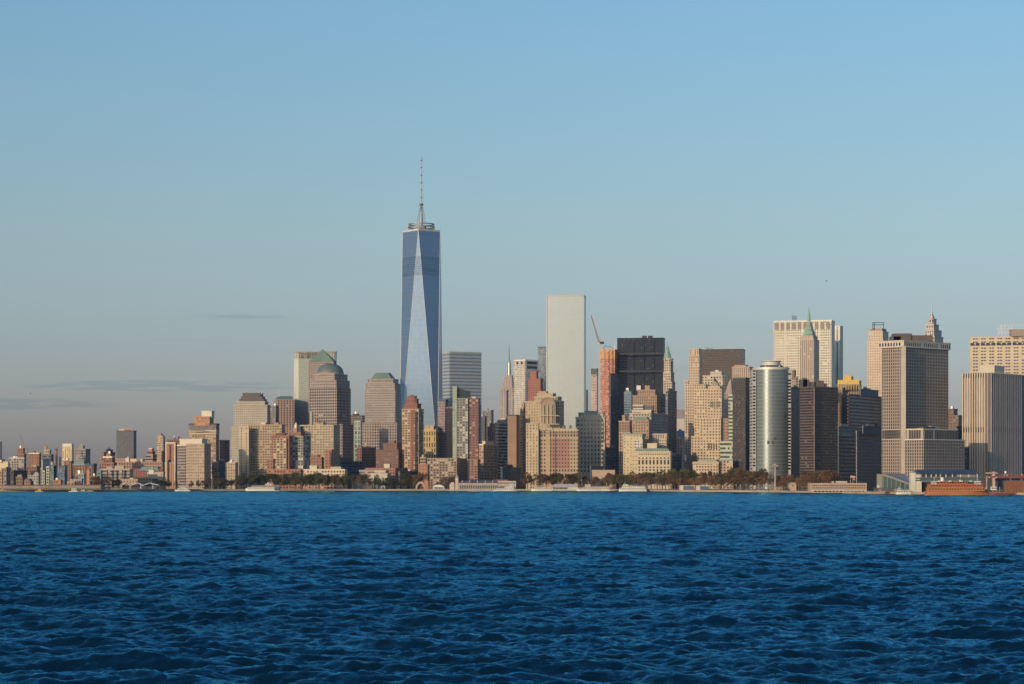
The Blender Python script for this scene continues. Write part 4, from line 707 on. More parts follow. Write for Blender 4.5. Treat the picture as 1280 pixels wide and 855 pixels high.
r, ft = bld('arcaded_hall', 'cream hall with a row of tall arched windows under a green roof', 'office building', 3400, 9, [('wall', 790, 838, 840, 565, None, fac('cream', 'blank', c=(.60, .49, .34)), dict(cornice=.5)), ('copper_roof', 792.5, 836.5, 838.5, 560.3, 565.3, COPPER, dict(top='pyr', f=.88, par=0))], roofs=False)
f = ft[0][0]; us = [.19 + .0945 * k for k in range(9)]
windows(r, f[0], f[1], [Z(580.6, 3400)], us, 2.6, 7.2, kind='arch'); windows(r, f[0], f[1], [Z(y, 3400) for y in (585, 588.6, 592.6, 596)], us, 2.4, 2.4); windows(r, f[0], f[1], [Z(573.4, 3400)], us, 2.6, 1.9)
windows(r, f[0], f[1], [Z(568.6, 3400)], [.19 + .0473 * k for k in range(17)], 1.3, 2.0)
windows(r, f[0], f[1], [Z(y, 3400) for y in (571, 576, 581, 586.5, 591.5, 596)], [.04, .11], 1.0, 1.6)
for yy in (575, 583.3): mb = MB(); mb.prism(grow(f, .5), Z(yy, 3400), Z(yy, 3400) + .7, bottom=True); mb.build('string_course', [STONE, STONE], r)
for k in range(9): u = us[k]; p = lerp2(f[0], f[1], u); mb = MB(); mb.box(p[0], p[1] + 2.3, Z(563.9, 3400), 1.6, 2., 2.4); mb.build('dormer', [STONE], r)
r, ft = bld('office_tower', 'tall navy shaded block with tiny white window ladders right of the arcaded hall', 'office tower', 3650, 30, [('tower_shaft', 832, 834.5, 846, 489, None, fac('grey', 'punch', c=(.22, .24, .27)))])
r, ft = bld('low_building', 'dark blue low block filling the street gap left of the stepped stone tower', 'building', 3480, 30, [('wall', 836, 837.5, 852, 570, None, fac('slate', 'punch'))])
r, ft = bld('distant_building', 'distant salmon block low in the street gap', 'building', 4400, 20, [('wall', 843, 853, 855.5, 549, None, fac('pink', 'big', c=(.42, .27, .22)))])
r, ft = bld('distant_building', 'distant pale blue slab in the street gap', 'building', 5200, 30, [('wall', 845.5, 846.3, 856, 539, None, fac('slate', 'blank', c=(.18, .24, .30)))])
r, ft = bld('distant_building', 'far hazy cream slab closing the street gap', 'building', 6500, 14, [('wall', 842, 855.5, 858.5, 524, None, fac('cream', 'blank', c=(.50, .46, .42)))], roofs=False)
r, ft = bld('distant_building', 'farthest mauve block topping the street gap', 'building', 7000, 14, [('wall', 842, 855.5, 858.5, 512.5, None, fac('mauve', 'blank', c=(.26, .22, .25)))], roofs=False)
# ================================================================ battery end
r, ft = bld('art_deco_tower', 'ribbed tan art deco tower left of the dark wide slab', 'skyscraper', 3650, 18, [('tower_shaft', 856.5, 882, 888, 480, None, fac('tan', 'gothic', c=(.55, .42, .30)), dict(par=0)), ('upper_shaft', 861, 874, 878, 445, 480.5, fac('tan', 'gothic', c=(.56, .43, .31))), ('crown', 862, 873.5, 877, 436.5, 445.5, fac('tan', 'vertt', c=(.58, .45, .33), wu=.3)), ('left_wing', 855.8, 860, 862, 476.5, None, fac('tan', 'punch', c=(.55, .43, .32)), dict(front=True, dD=20))], roofs=False)
r, ft = bld('dark_slab', 'wide dark bronze slab tower behind the art deco tower', 'office tower', 3900, 14, [('tower_shaft', 873, 928, 931.5, 436.8, None, fac('darkbrown', 'curtain', 'bronze', c=(.075, .062, .06), g=(.045, .036, .036), wu=.8, wv=.6, bl=.02), dict(ph=1))], roofs=False)
for x, h_ in ((883, 2.5), (886, 1.6), (889, 2)): pbox(r, 'rooftop_unit', x, x + 2.2, 436.8 - h_, 436.8, 3910, CONC, 5)
r, ft = bld('cream_building', 'cream stone block with ornate white roof house behind the stepped pyramid top', 'office building', 3750, 12, [('wall', 877, 909, 912, 470, None, fac('cream', 'punch', c=(.62, .53, .41)), dict(cornice=6)), ('roof_house', 888, 902, 905, 465.5, 470.5, fac('white', 'tiny', c=(.62, .56, .48)))], roofs=False)
pbox(r, 'roof_ornament', 894, 898, 462.5, 465.8, 3760, TRIM['white'], 4)
LT = dict(c=(.56, .44, .30))
r, ft = bld('stepped_stone_tower', 'tan stone tower with small pyramid top and colonnade, shaded on its left', 'skyscraper', 3540, 16, [('podium', 863, 902, 908, 573, None, fac('tan', 'punch', **LT), {}), ('tower_shaft', 881, 902, 905.5, 487, 573.5, fac('tan', 'punch', **LT), {}), ('left_wing', 868, 884, 886, 487, 575, fac('tan', 'punch', **LT), dict()), ('middle_step', 875, 901, 904.8, 523, 574, fac('tan', 'punch', **LT), dict(front=True, dD=-12)), ('lower_step', 864, 901, 905, 546, 574, fac('tan', 'punch', **LT), dict(front=True, dD=-20)), ('top_storey', 885, 900, 903, 483.5, 487.5, fac('tan', 'tiny', **LT), dict()), ('pyramid_roof', 886.5, 899, 902, 474, 484, plain('tan stone roof', (.40, .32, .23)), dict(top='pyr', f=.2, par=0))], roofs=False)
Dq = 3555; mb = MB(); mb.lathe(X(893.5, Dq), Dq, [(1.9, Z(476.5, Dq)), (1.6, Z(474, Dq)), (.8, Z(472.5, Dq)), (0, Z(471.5, Dq))], 10); mb.build('lantern', [DARKM], r)
f = ft[1][0]; windows(r, f[0], f[1], [Z(509, 3535)], [.36 + .12 * k for k in range(5)], 1.7, 9.5, name='colonnade_opening'); f = ft[4][0]; windows(r, f[0], f[1], [Z(562, 3520)], [.6 + .085 * k for k in range(4)], 2.2, 9.5, name='colonnade_opening', limit=10)
f = ft[0][0]
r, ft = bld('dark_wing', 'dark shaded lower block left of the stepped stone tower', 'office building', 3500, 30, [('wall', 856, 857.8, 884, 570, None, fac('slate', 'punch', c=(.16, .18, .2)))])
r, ft = bld('pink_roof_tower', 'building with a tall sloping pinkish roof left of the dark glass tower', 'office tower', 3620, 30, [('tower_shaft', 905, 915, 921, 492, None, fac('granite', 'punch')), ('sloping_roof', 905.5, 915, 921, 474, 492.4, plain('pink granite roof', (.36, .28, .25)), dict(top='pyr', f=.15, par=0))], roofs=False)
r, ft = bld('striped_glass_office', 'pale green horizontally striped office beside the dark glass tower', 'office building', 3470, 12, [('tower_shaft', 910.5, 921, 922, 494, None, fac('greenwhite', 'horiz', 'green', c=(.50, .54, .42), g=(.04, .07, .06), fh=5.2, wv=.5)), ('lower_block', 900, 917, 918, 552.5, None, fac('greenwhite', 'horiz', 'green', c=(.50, .54, .42), g=(.04, .07, .06), fh=6, wv=.5), dict(front=True, dD=-8))], roofs=False)
r, ft = bld('brick_building', 'reddish sliver building between the stepped stone tower and the striped office', 'office building', 3500, 14, [('wall', 904.5, 910, 911, 524, None, fac('palebrick', 'punch'))], roofs=False)
r, ft = bld('ribbed_tan_tower', 'tan ribbed block peering over the dark glass tower', 'office tower', 3700, 20, [('tower_shaft', 915, 937, 941, 459, None, fac('tan', 'vertt', c=(.46, .35, .26), wu=.4, fh=9)), ('roof_house', 918, 932, 935, 457, 459.4, fac('tan', 'blank'))], roofs=False)
r, ft = bld('dark_glass_tower', 'dark bronze glass tower left of the shining curved tower', 'office tower', 3380, 33, [('tower_shaft', 915.7, 932, 941, 473, None, fac('dark', 'curtain', 'bronze', c=(.050, .045, .048), g=(.040, .036, .042), wu=.7, wv=.62, bl=.07, bc=(.14, .11, .10)), dict(pc='navy'))], roofs=False)
r, ft = bld('beige_notched_tower', 'thin beige edge with a ladder of dark notches between two glass towers', 'office building', 3420, 12, [('tower_shaft', 938, 945.3, 946, 475, None, fac('beige', 'big', 'black', c=(.44, .40, .36), bw=6, fh=4.2, wu=.6, wv=.55, bl=.03))], roofs=False)
r, ft = bld('custom_house', 'low ornate tan stone building with green roof edge above the park trees', 'stone building', 3370, 14, [('wall', 866, 898, 900, 578, None, fac('tan', 'punch', c=(.55, .43, .31), bl=.1), dict(pc='tan', cornice=2.)), ('attic', 871, 897, 899, 574, 578.5, plain('slate green attic', (.30, .33, .26)), dict(top='pyr', f=.86, par=0)), ('right_block', 899.5, 916, 917, 575.5, None, fac('tan', 'big', 'bronze', c=(.48, .36, .27)), dict(front=True, dD=3, pc='teal'))], roofs=False)
# ---- shining curved tower
def curved():
    D = 3300; cx = X(966, D); R = X(988, D) - cx; cyc = D + R * .6
    r = root('curved_glass_tower', (cx, cyc, GZ), 'shining curved silver glass tower with round drum on its roof', 'office tower')
    zt = Z(462, D); n = 40
    arc = [(cx - R * math.cos(math.pi * k / n), cyc - R * math.sin(math.pi * k / n) * .95) for k in range(n + 1)]
    back = [(cx + R, cyc + 25), (cx - R, cyc + 25)]
    m = fac('steel', 'curtain', 'grey', c=(.24, .27, .28), g=(.20, .235, .245), gm=.32, rg=.27, wm=.1, wr=.4, gv=.05, bl=.008, bc=(.06, .06, .06), bw=3.2, fh=5.2, wu=1., wv=.90)
    mb = MB(); mb.prism(arc + back, GZ, zt, bw=3.2, fh=5.2, smoothu=True); o = mb.build('curved_wall', [m[0], ROOF], r)
    mb = MB(); a2 = grow(arc + back, .3); mb.prism(a2, zt, Z(459, D)); 
    for q in range(len(mb.uv)): mb.uv[q] = (.01, -1)
    mb.build('parapet_band', [plain('pale metal band', (.66, .63, .56), .5, .2), ROOFD], r)
    for x0, x1, nm in ((984.3, 989.8, 'notched_corner'), (940.6, 945, 'notched_corner')):
        mb = MB(); p = [(X(x0, D + 4), D + 4), (X(x1, D + 4), D + 4), (X(x1, D + 4) + 2, D + 45), (X(x0, D + 4), D + 45)]; mm = fac('beige', 'big', 'black', c=(.46, .44, .41), wu=.7, wv=.5, bw=6, fh=4.4); mb.prism(p, GZ, Z(461.5, D), bw=6, fh=4.4); mb.build(nm, [mm[0], ROOF], r)
    zr = Z(459, D)
    for k, (q, z0, z1, mt) in enumerate(((.66, 0, 3.2, ROOFD), (.52, 3.2, 8.5, plain('pale drum', (.60, .57, .52), .5)), (.60, 8.5, 9.6, plain('pale metal band', (.66, .63, .56))))):
        mb = MB(); rr = R * q; mb.lathe(cx, cyc + 4, [(rr, zr + z0), (rr * .96, zr + z1), (0, zr + z1)], 32); mb.build(('roof_plinth', 'roof_drum', 'drum_rim')[k], [mt], r)
    for x in (957, 961, 966, 970, 974): pbox(r, 'drum_column', x - .7, x + .7, 456.8, 459, D + 4, plain('pale drum', (.6, .57, .52)), 2)
curved()
r, ft = bld('office_tower', 'small brown block glimpsed right of the shining curved tower', 'office building', 3700, 20, [('tower_shaft', 985, 995.5, 997, 472, None, fac('palebrick', 'punch', c=(.36, .24, .20))), ('attic', 986, 993, 995, 463.5, 472.4, fac('brown', 'punch'))], roofs=False)
r, ft = bld('white_grid_tower', 'broad white gridded slab with louvred top openings behind the green spire', 'skyscraper', 3900, 16, [('tower_shaft', 967, 1039.5, 1043.5, 401, None, fac('white', 'grid', 'dark', c=(.74, .68, .56), wu=.52, wv=.52, bw=3.6, fh=4.2, bl=.05), dict(ph=1.6, pc='white'))], roofs=False)
f = ft[0][0]
for k in range(10):
    u = .055 + k * .0985; p = lerp2(f[0], f[1], u); A_, B_ = lerp2(f[0], f[1], u - .033), lerp2(f[0], f[1], u + .033); nx = Vector((B_[0] - A_[0], B_[1] - A_[1])).normalized(); o_ = Vector((nx.y, -nx.x)) * .15
    mb = MB(); mb.quad([(A_[0] + o_.x, A_[1] + o_.y, Z(411, 3900)), (B_[0] + o_.x, B_[1] + o_.y, Z(411, 3900)), (B_[0] + o_.x, B_[1] + o_.y, Z(402.8, 3900)), (A_[0] + o_.x, A_[1] + o_.y, Z(402.8, 3900))]); mb.build('louvre_panel', [plain('louvre taupe', (.27, .23, .20))], r)
for k in range(11):
    u = .006 + k * .0985; p = lerp2(f[0], f[1], min(.994, u)); mb = MB(); mb.box(p[0], p[1] - .2, GZ, 1.1, 1.0, Z(401.5, 3900) - GZ, math.atan2(f[1][1] - f[0][1], f[1][0] - f[0][0])); mb.build('pier', [plain('white aluminium', (.72, .66, .56), .5)], r)
mb = MB()
for k in range(4): mb.tube((X(990.5 + k * 1.6, 3915), 3915, Z(400.5, 3915)), (X(990.5 + k * 1.6, 3915), 3915, Z(394 + (k % 2) * 2, 3915)), .4, n=4)
mb.tube((X(990, 3915), 3915, Z(396, 3915)), (X(996, 3915), 3915, Z(396, 3915)), .6, n=4); mb.tube((X(990, 3915), 3915, Z(398.3, 3915)), (X(996, 3915), 3915, Z(398.3, 3915)), .4, n=4); mb.build('roof_antenna', [DARKM], r)
r, ft = bld('white_tower', 'slim bright white tower with dark right side behind the green spire slab', 'skyscraper', 4050, 26, [('tower_shaft', 1043, 1050, 1053.8, 408, None, fac('white', 'vertt', c=(.78, .72, .60), wu=.18, bw=7))], roofs=False)
# green pyramid spire tower
r, ft = bld('green_spire_tower', 'ribbed tan tower with tall green copper pyramid and spire', 'skyscraper', 3700, 22, [('tower_shaft', 999.5, 1017.5, 1024, 425, None, fac('tan', 'vertt', c=(.46, .35, .28), wu=.42), {}), ('upper_storey', 1001.5, 1016.5, 1021.8, 420.3, 425.5, fac('tan', 'tiny', c=(.50, .40, .32))), ('copper_pyramid', 1002, 1016, 1021.2, 401, 420.6, plain('verdigris roof', (.23, .40, .33), .6, var=.2), dict(top='pyr', f=.17, par=0))], roofs=False)
Dq = 3716; cx = X(1011.2, Dq); mb = MB(); mb.tube((cx, Dq, Z(401.3, Dq)), (cx, Dq, Z(391, Dq)), 2.6, 1.6, 8); mb.tube((cx, Dq, Z(391, Dq)), (cx, Dq, Z(382.5, Dq)), 1., .25, 6); mb.build('spire', [plain('verdigris roof', (.23, .40, .33))], r)
for yy, nn_ in ((417, 4), (411, 3), (406, 2)):
    for k in range(nn_): x = 1010.5 + (k - (nn_ - 1) / 2) * 3.; pbox(r, 'dormer', x - .5, x + .5, yy - 2, yy, 3698 + (417 - yy) * .7, STONE, 1.4)
r, ft = bld('dark_slab', 'thin dark navy slab between the curved tower and the brown gridded tower', 'office tower', 3250, 30, [('tower_shaft', 988.5, 989.2, 1001.5, 485, None, fac('navy', 'vertt', c=(.05, .065, .09), g=(.03, .04, .055)))])  # shaded side: its shade is put into the navy colour
r, ft = bld('brown_banded_tower', 'wide dark brown banded tower with cluttered roof on the waterfront', 'office tower', 3150, 47, [('tower_shaft', 999.5, 1017.8, 1047.5, 484, None, fac('darkbrown', 'horiz', 'black', c=(.115, .082, .068), g=(.022, .02, .024), wv=.5, fh=3.7, bl=.03), dict(ph=1))], roofs=False)
pbox(r, 'corner_pier', 1017.3, 1018.3, 484.5, 599, 3146, plain('brown pier', (.24, .18, .15)), 2)
for x0, x1, y0 in ((1000, 1012, 474.5), (1004, 1009, 472.5), (1013, 1018, 477.5), (1020, 1030, 475.5), (1031, 1034, 479)): pbox(r, 'rooftop_unit', x0, x1, y0, 484, 3175, fac('dark', 'blank', c=(.10, .085, .08)), 14)
r, ft = bld('yellow_roof_building', 'blocky bright yellow rooftop rising over dark towers', 'office building', 3350, 12, [('wall', 1046, 1074, 1077, 481, None, fac('brown', 'vert', c=(.34, .25, .17), wu=.4)), ('yellow_storey', 1047, 1074, 1076.5, 476, 481.5, fac('yellow', 'blank', c=(.72, .50, .14))), ('yellow_attic', 1054, 1064, 1066.5, 470.5, 476.5, fac('yellow', 'blank', c=(.72, .50, .14)))], roofs=False)
for k in range(9): pbox(r, 'buttress', 1047.5 + k * 3.2, 1048.8 + k * 3.2, 480.8, 487, 3342, plain('yellow stone', (.48, .35, .17)), 2)
r, ft = bld('brown_building', 'dim brown stepped sliver beside the brown banded tower', 'office building', 3250, 30, [('wall', 1047, 1052, 1060, 496, None, fac('brown', 'punch', c=(.26, .16, .11))), ('upper_storey', 1047.5, 1053, 1060, 489, 496.5, fac('brown', 'punch', c=(.26, .16, .11)))])
DK = dict(c=(.13, .10, .10), g=(.02, .02, .025))
r, ft = bld('shade_toned_tower', 'wide dim navy brown block with a row of top windows right of the banded tower', 'office tower', 3200, 30, [('tower_shaft', 1059, 1060.5, 1104, 493.5, None, fac('brown', 'horiz', 'black', **DK), dict(pc='brown')), ('roof_house', 1075, 1076, 1098, 487, 494, fac('slate', 'blank', c=(.13, .15, .18)))])  # dim base colour carries the shade over this front
r, ft = bld('shade_toned_block', 'mid height dim slate block left of the tall banded waterfront tower', 'office building', 3000, 30, [('wall', 1047.3, 1048.3, 1070, 534, None, fac('slate', 'punch', c=(.15, .17, .19)))])  # shade is mixed into the slate wall colour
r, ft = bld('shade_toned_glass_block', 'dark teal glass block right behind the flagpoles', 'office building', 2900, 30, [('wall', 1047.6, 1048.4, 1076, 546, None, fac('navy', 'horiz', 'blue', c=(.07, .10, .12), g=(.03, .05, .07)))])  # wall and glass darkened to hold the shade lying here
r, ft = bld('grey_stepped_block', 'dim grey stone block with blue roof between dark glass block and ribbed tower', 'office building', 2850, 30, [('wall', 1070, 1071.2, 1104, 540, None, fac('grey', 'tiny', c=(.22, .23, .24), bw=5)), ('upper_storey', 1078, 1079, 1104, 533.5, 540.5, fac('slate', 'blank', c=(.16, .20, .24)))])  # grey and blue tones kept low, shade put into the colour
r, ft = bld('tan_crowned_tower', 'tall tan tower with a steel frame on its roof', 'skyscraper', 3500, 22, [('tower_shaft', 1084, 1104, 1112, 424, None, fac('tan', 'fine', c=(.60, .47, .36), wu=.32, wv=.4), dict(par=0)), ('upper_shaft', 1085.5, 1103.5, 1110.5, 414.5, 424.5, fac('tan', 'fine', c=(.60, .47, .36), wu=.32, wv=.4)), ('crown', 1088, 1102.5, 1108, 411.5, 415, fac('tan', 'blank'))], roofs=False)
mb = MB(); Dq = 3510
for x in (1091, 1093, 1104.5): mb.tube((X(x, Dq), Dq, Z(412, Dq)), (X(x, Dq), Dq, Z(403, Dq)), .6, n=4)
for yy in (403.3, 406): mb.tube((X(1091, Dq), Dq, Z(yy, Dq)), (X(1104.5, Dq), Dq, Z(yy, Dq)), .55, n=4)
mb.build('roof_frame', [DARKM], r)
# ---- big ribbed tower with white crown
r, ft = bld('ribbed_tower', 'huge ribbed grey tower with overhanging white crown and white corner fin', 'skyscraper', 2750, 46, [('tower_shaft', 1102.2, 1129.5, 1185.5, 432.3, None, fac('granite', 'grid', 'dark', c=(.37, .30, .25), wu=.52, wv=.74, bw=3.1, fh=3.7, bl=0, gv=.3), dict(par=0)), ('crown', 1098.3, 1129.8, 1188.3, 426, 432.5, fac('cream', 'vertt', 'dark', c=(.60, .52, .43), bw=4.2, wu=.55, wv=.55, fh=6), dict(bottom=True, ph=1.))], roofs=False)
pbox(r, 'corner_fin', 1126.9, 1132.3, 432.4, 593, 2742, plain('corner fin cream', (.58, .50, .40)), 7, rot=rad(0))
for x0, x1, y0 in ((1114, 1126, 420.5), (1117, 1140, 416.8), (1139, 1166, 419)): pbox(r, 'rooftop_unit', x0, x1, y0, 427, 2790, fac('dark', 'blank', c=(.13, .10, .09)), 16)
f = ft[0][0]
r2, ft2 = bld('ribbed_wing', 'lower ribbed block with dark louvre band attached right of the huge tower', 'office building', 2680, 46, [('wall', 1131, 1154.5, 1206, 549.5, None, fac('granite', 'grid', 'dark', c=(.37, .30, .25), wu=.52, wv=.74, bw=3.1, fh=3.7, bl=0, gv=.3), dict(pc='cream', ph=.8)), ('louvre_band', 1133, 1154, 1197, 536.5, 549.4, fac('granite', 'vertt', 'bronze', c=(.42, .34, .28), g=(.05, .045, .045), wu=.85, wv=.85, bw=3.2, fh=12), dict(pc='cream', ph=.8))])
for a_, b_ in ((0, 1),):
    A_, B_ = lerp2(f[0], f[1], .02), lerp2(f[0], f[1], .9); nx = Vector((B_[0] - A_[0], B_[1] - A_[1])).normalized(); o_ = Vector((nx.y, -nx.x))
    for k in range(8):
        a1, b1 = lerp2(A_, B_, k / 8 + .015), lerp2(A_, B_, (k + 1) / 8 - .015)
        mb = MB(); mb.quad([(a1[0] + o_.x * .5, a1[1] + o_.y * .5, Z(548.3, 2760)), (b1[0] + o_.x * .5, b1[1] + o_.y * .5, Z(548.3, 2760)), (b1[0] + o_.x * .5, b1[1] + o_.y * .5, Z(537.5, 2760)), (a1[0] + o_.x * .5, a1[1] + o_.y * .5, Z(537.5, 2760))]); mb.build('louvre_panel', [plain('louvre dark', (.08, .07, .065))], r)
    for yy in (536.6, 548.6):
        mb = MB(); mb.quad([(A_[0] + o_.x * .6, A_[1] + o_.y * .6, Z(yy + .9, 2760)), (B_[0] + o_.x * .6, B_[1] + o_.y * .6, Z(yy + .9, 2760)), (B_[0] + o_.x * .6, B_[1] + o_.y * .6, Z(yy, 2760)), (A_[0] + o_.x * .6, A_[1] + o_.y * .6, Z(yy, 2760))]); mb.build('band_rail', [plain('corner fin cream', (.58, .50, .40))], r)
# art deco crown behind
r, ft = bld('needle_crown_tower', 'tapering white art deco crown and needle behind the huge ribbed tower', 'skyscraper', 3350, 30, [('tower_shaft', 1154, 1168, 1179, 421, None, fac('white', 'gothic', c=(.56, .47, .40))), ('shoulder', 1156, 1167.5, 1177, 413, 421.5, fac('white', 'gothic', c=(.56, .47, .40))), ('crown_step', 1157.5, 1167, 1173.5, 406, 413.5, fac('white', 'gothic', c=(.58, .50, .43))), ('crown', 1159, 1166.5, 1171.5, 399, 406.5, fac('white', 'gothic', c=(.58, .50, .43)), dict(top='cham', e=.2)), ('crown_cone', 1160.5, 1166, 1169.5, 392, 399.3, fac('white', 'gothic', c=(.60, .52, .45)), dict(top='pyr', f=.3, par=0))], roofs=False)
mast(r, 1164.5, 393, 371.5, 3365, 1.1, 'needle', plain('white needle', (.62, .6, .58), .4), .25)
r, ft = bld('brown_building', 'distant brown block with white window row between the two big right towers', 'office building', 3300, 30, [('wall', 1184, 1198, 1206, 520, None, fac('brown', 'punch', c=(.22, .15, .11))), ('attic', 1185, 1192, 1197, 512, 520.4, fac('brown', 'punch', c=(.2, .14, .11)))])
r, ft = bld('navy_gap_block', 'dark navy block low in the gap right of the ribbed wing', 'office building', 2900, 30, [('wall', 1196, 1198, 1216, 534, None, fac('navy', 'punch'))])
r, ft = bld('cream_wide_tower', 'broad cream tower with square top openings cut by the right picture edge', 'skyscraper', 2980, 14, [('tower_shaft', 1212.5, 1311, 1315, 420.5, None, fac('cream', 'grid', 'grey', c=(.62, .51, .37), wu=.8, wv=.42, bw=3.4, fh=3.9, pier=3), dict(ph=.8))], roofs=False)
f = ft[0][0]; windows(r, f[0], f[1], [Z(431, 2980)], [.03 + .0672 * k for k in range(15)], 5.0, 3.6, name='top_opening', frm=TRIM['cream'])
mb = MB(); Dq = 2995
for x in (1247.5, 1252, 1256.5, 1261, 1265): mb.tube((X(x, Dq), Dq, Z(420.5, Dq)), (X(x, Dq), Dq, Z(406.5, Dq)), .35, n=4)
for yy in (406.5, 411, 415.5): mb.tube((X(1247.5, Dq), Dq, Z(yy, Dq)), (X(1280, Dq), Dq, Z(yy, Dq)), .3, n=4)
for x in (1247.5, 1252, 1256.5, 1261): mb.tube((X(x, Dq), Dq, Z(420.5, Dq)), (X(x + 4.4, Dq), Dq, Z(406.5, Dq)), .25, n=4)
mb.build('roof_frame', [WHITE], r)
pbox(r, 'rooftop_unit', 1265, 1285, 411.5, 420.5, 2985, plain('taupe penthouse', (.36, .30, .25)), 20)
# ---- vertical striped tower
D = 2500
VS = fac('mauve', 'vertt', 'dark', c=(.40, .345, .335), g=(.10, .085, .085), wu=.44, wv=1., bw=2.7, gv=.1, bl=0)
r, ft = bld('striped_tower', 'vertically striped grey tower with cream penthouse, dark blue lower left', 'skyscraper', 2790, 41, [('tower_shaft', 1203.2, 1236.6, 1277, 466, None, VS, dict(par=0)), ('penthouse', 1225, 1243, 1255.5, 458, 466.5, fac('cream', 'blank', c=(.60, .53, .44)))], roofs=False)
f = ft[0][0]; zt = ft[0][2]
for A_, B_, n_, u0, u1, mt in ((f[0], f[1], 10, .02, .84, plain('fin sunlit side', (.64, .54, .40))), (f[1], f[2], 17, .05, .98, plain('fin shaded side', (.46, .41, .39)))):  # sunlit left and shaded right sides put into two fin colours
    nx = Vector((B_[0] - A_[0], B_[1] - A_[1])).normalized(); o_ = Vector((nx.y, -nx.x))
    for k in range(n_):
        u = u0 + (u1 - u0) * k / (n_ - 1); p = lerp2(A_, B_, u)
        mb = MB(); mb.box(p[0] + o_.x * .5, p[1] + o_.y * .5, GZ, 1.2, 1.2, zt + .8 - GZ, math.atan2(nx.y, nx.x)); mb.build('fin', [mt], r)
    for yy, hh in ((471.5, 5.2), (540, 6.5)):
        for k in range(n_ - 1):
            u = u0 + (u1 - u0) * (k + .5) / (n_ - 1); p = lerp2(A_, B_, u)
            mb = MB(); mb.box(p[0] + o_.x * .1, p[1] + o_.y * .1, Z(yy, 2790), 1.3, .5, Z(yy - hh, 2790) - Z(yy, 2790), math.atan2(nx.y, nx.x)); mb.build('tall_opening', [plain('opening dark', (.03, .03, .035))], r)
r, ft = bld('navy_edge_slab', 'dark navy slab behind the striped tower at the right edge', 'office tower', 2930, 30, [('tower_shaft', 1276.3, 1277, 1300, 470, None, fac('navy', 'punch'))])
# infill buildings low behind the front rows, seen in the gaps
FILL = ((446, 452, 470, 560, 3700, 'brick', 'low brick block between the two mauve towers, in shade'), (520, 526, 533, 560, 3700, 'tan', 'tan sliver behind the yellow two tiered block'), (590, 604, 612, 557, 3800, 'slate', 'shaded sliver left of the tan edged block'),
        (756, 760, 772, 560, 3600, 'slate', 'dim lower block left of the red stone turret block'), (1000, 1030, 1046, 560, 3400, 'brown', 'hidden brown block behind the banded tower'), (855, 862, 870, 575, 3700, 'tan', 'tan base block behind the shaded wing'),
        (1190, 1206, 1226, 560, 2800, 'slate', 'low dim block between ribbed wing and striped tower'), (500, 520, 560, 575, 3600, 'brown', 'low brown row behind the gridded apartment block'))
for xl, xc, xr, yt, D_, wl, lab in FILL:
    bld('low_building', lab, 'building', D_, 40, [('wall', xl, xc, xr, yt, None, fac(wl, 'punch'))])
# ================================================================ ground and shore
SH = [(-3200, 4300), (-900, 3500), (-100, 2925), (135, 2962), (200, 3050), (250, 3200), (430, 3270), (600, 3285), (740, 3270), (800, 3120), (850, 2900), (960, 2750), (1080, 2400), (1200, 2180), (1300, 2125), (2200, 1950), (4800, 1500)]
def shoreD(px):
    for (a, da), (b, db) in zip(SH, SH[1:]):
        if a <= px <= b: return da + (db - da) * (px - a) / (b - a)
    return SH[-1][1]
spts = [(X(p, d), d) for p, d in SH]
mb = MB()
for (a, b) in zip(spts, spts[1:]):
    mb.quad([(a[0], a[1], GZ), (b[0], b[1], GZ), (b[0] * 6, max(b[1] * 6, 26000), GZ), (a[0] * 6, max(a[1] * 6, 26000), GZ)])
g = mb.build('ground', [plain('street ground', (.12, .11, .10), .9, scale=.01)]); g['kind'] = 'structure'
mb = MB(); mb2 = MB()
for (a, b) in zip(spts, spts[1:]):
    mb.quad([(a[0], a[1] - 1, -1.5), (b[0], b[1] - 1, -1.5), (b[0], b[1] - 1, GZ + .25), (a[0], a[1] - 1, GZ + .25)])
    mb.quad([(a[0], a[1] - 1, GZ + .25), (b[0], b[1] - 1, GZ + .25), (b[0], b[1] + .6, GZ + .25), (a[0], a[1] + .6, GZ + .25)])
    mb2.quad([(a[0], a[1] + .6, GZ + .05), (b[0], b[1] + .6, GZ + .05), (b[0] * 1.004, b[1] + 16, GZ + .05), (a[0] * 1.004, a[1] + 16, GZ + .05)])
    mb.quad([(a[0], a[1] - 1.4, -1), (b[0], b[1] - 1.4, -1), (b[0], b[1] - 1.3, .7), (a[0], a[1] - 1.3, .7)], 1)
g = mb.build('sea_wall', [plain('sea wall stone', (.42, .33, .25), scale=.05, var=.2), plain('wet stone', (.06, .055, .05), .4)]); tag(g, 'long pale stone sea wall along the whole waterfront', 'sea wall')
g = mb2.build('promenade', [plain('promenade paving', (.33, .27, .22), scale=.05)]); g['kind'] = 'structure'

# ---------------------------------------------------------------- water: an FFT sea, sampled on a fan that is finer near the boat
def sea(L, Nn, wind, seed, Hs, lp, cut, pw=3.9):
    rg = np.random.default_rng(seed)
    k1 = np.fft.fftfreq(Nn, L / Nn) * 2 * np.pi; kx, ky = np.meshgrid(k1, k1, indexing='xy'); k = np.hypot(kx, ky); k[0, 0] = 1e9
    kp = 2 * np.pi / lp; wd = (kx * math.cos(wind) + ky * math.sin(wind)) / k
    S = np.exp(-1.25 * (kp / k) ** 2) / k ** pw * (np.abs(wd) ** 5 * .95 + .05) * np.exp(-(k * cut) ** 2)
    S[0, 0] = 0
    a = (rg.normal(size=S.shape) + 1j * rg.normal(size=S.shape)) * np.sqrt(S)
    h = np.fft.ifft2(a).real; s = Hs / 4 / h.std()
    dx = np.fft.ifft2(-1j * kx / k * a).real * s; dy = np.fft.ifft2(-1j * ky / k * a).real * s
    return h * s, dx, dy
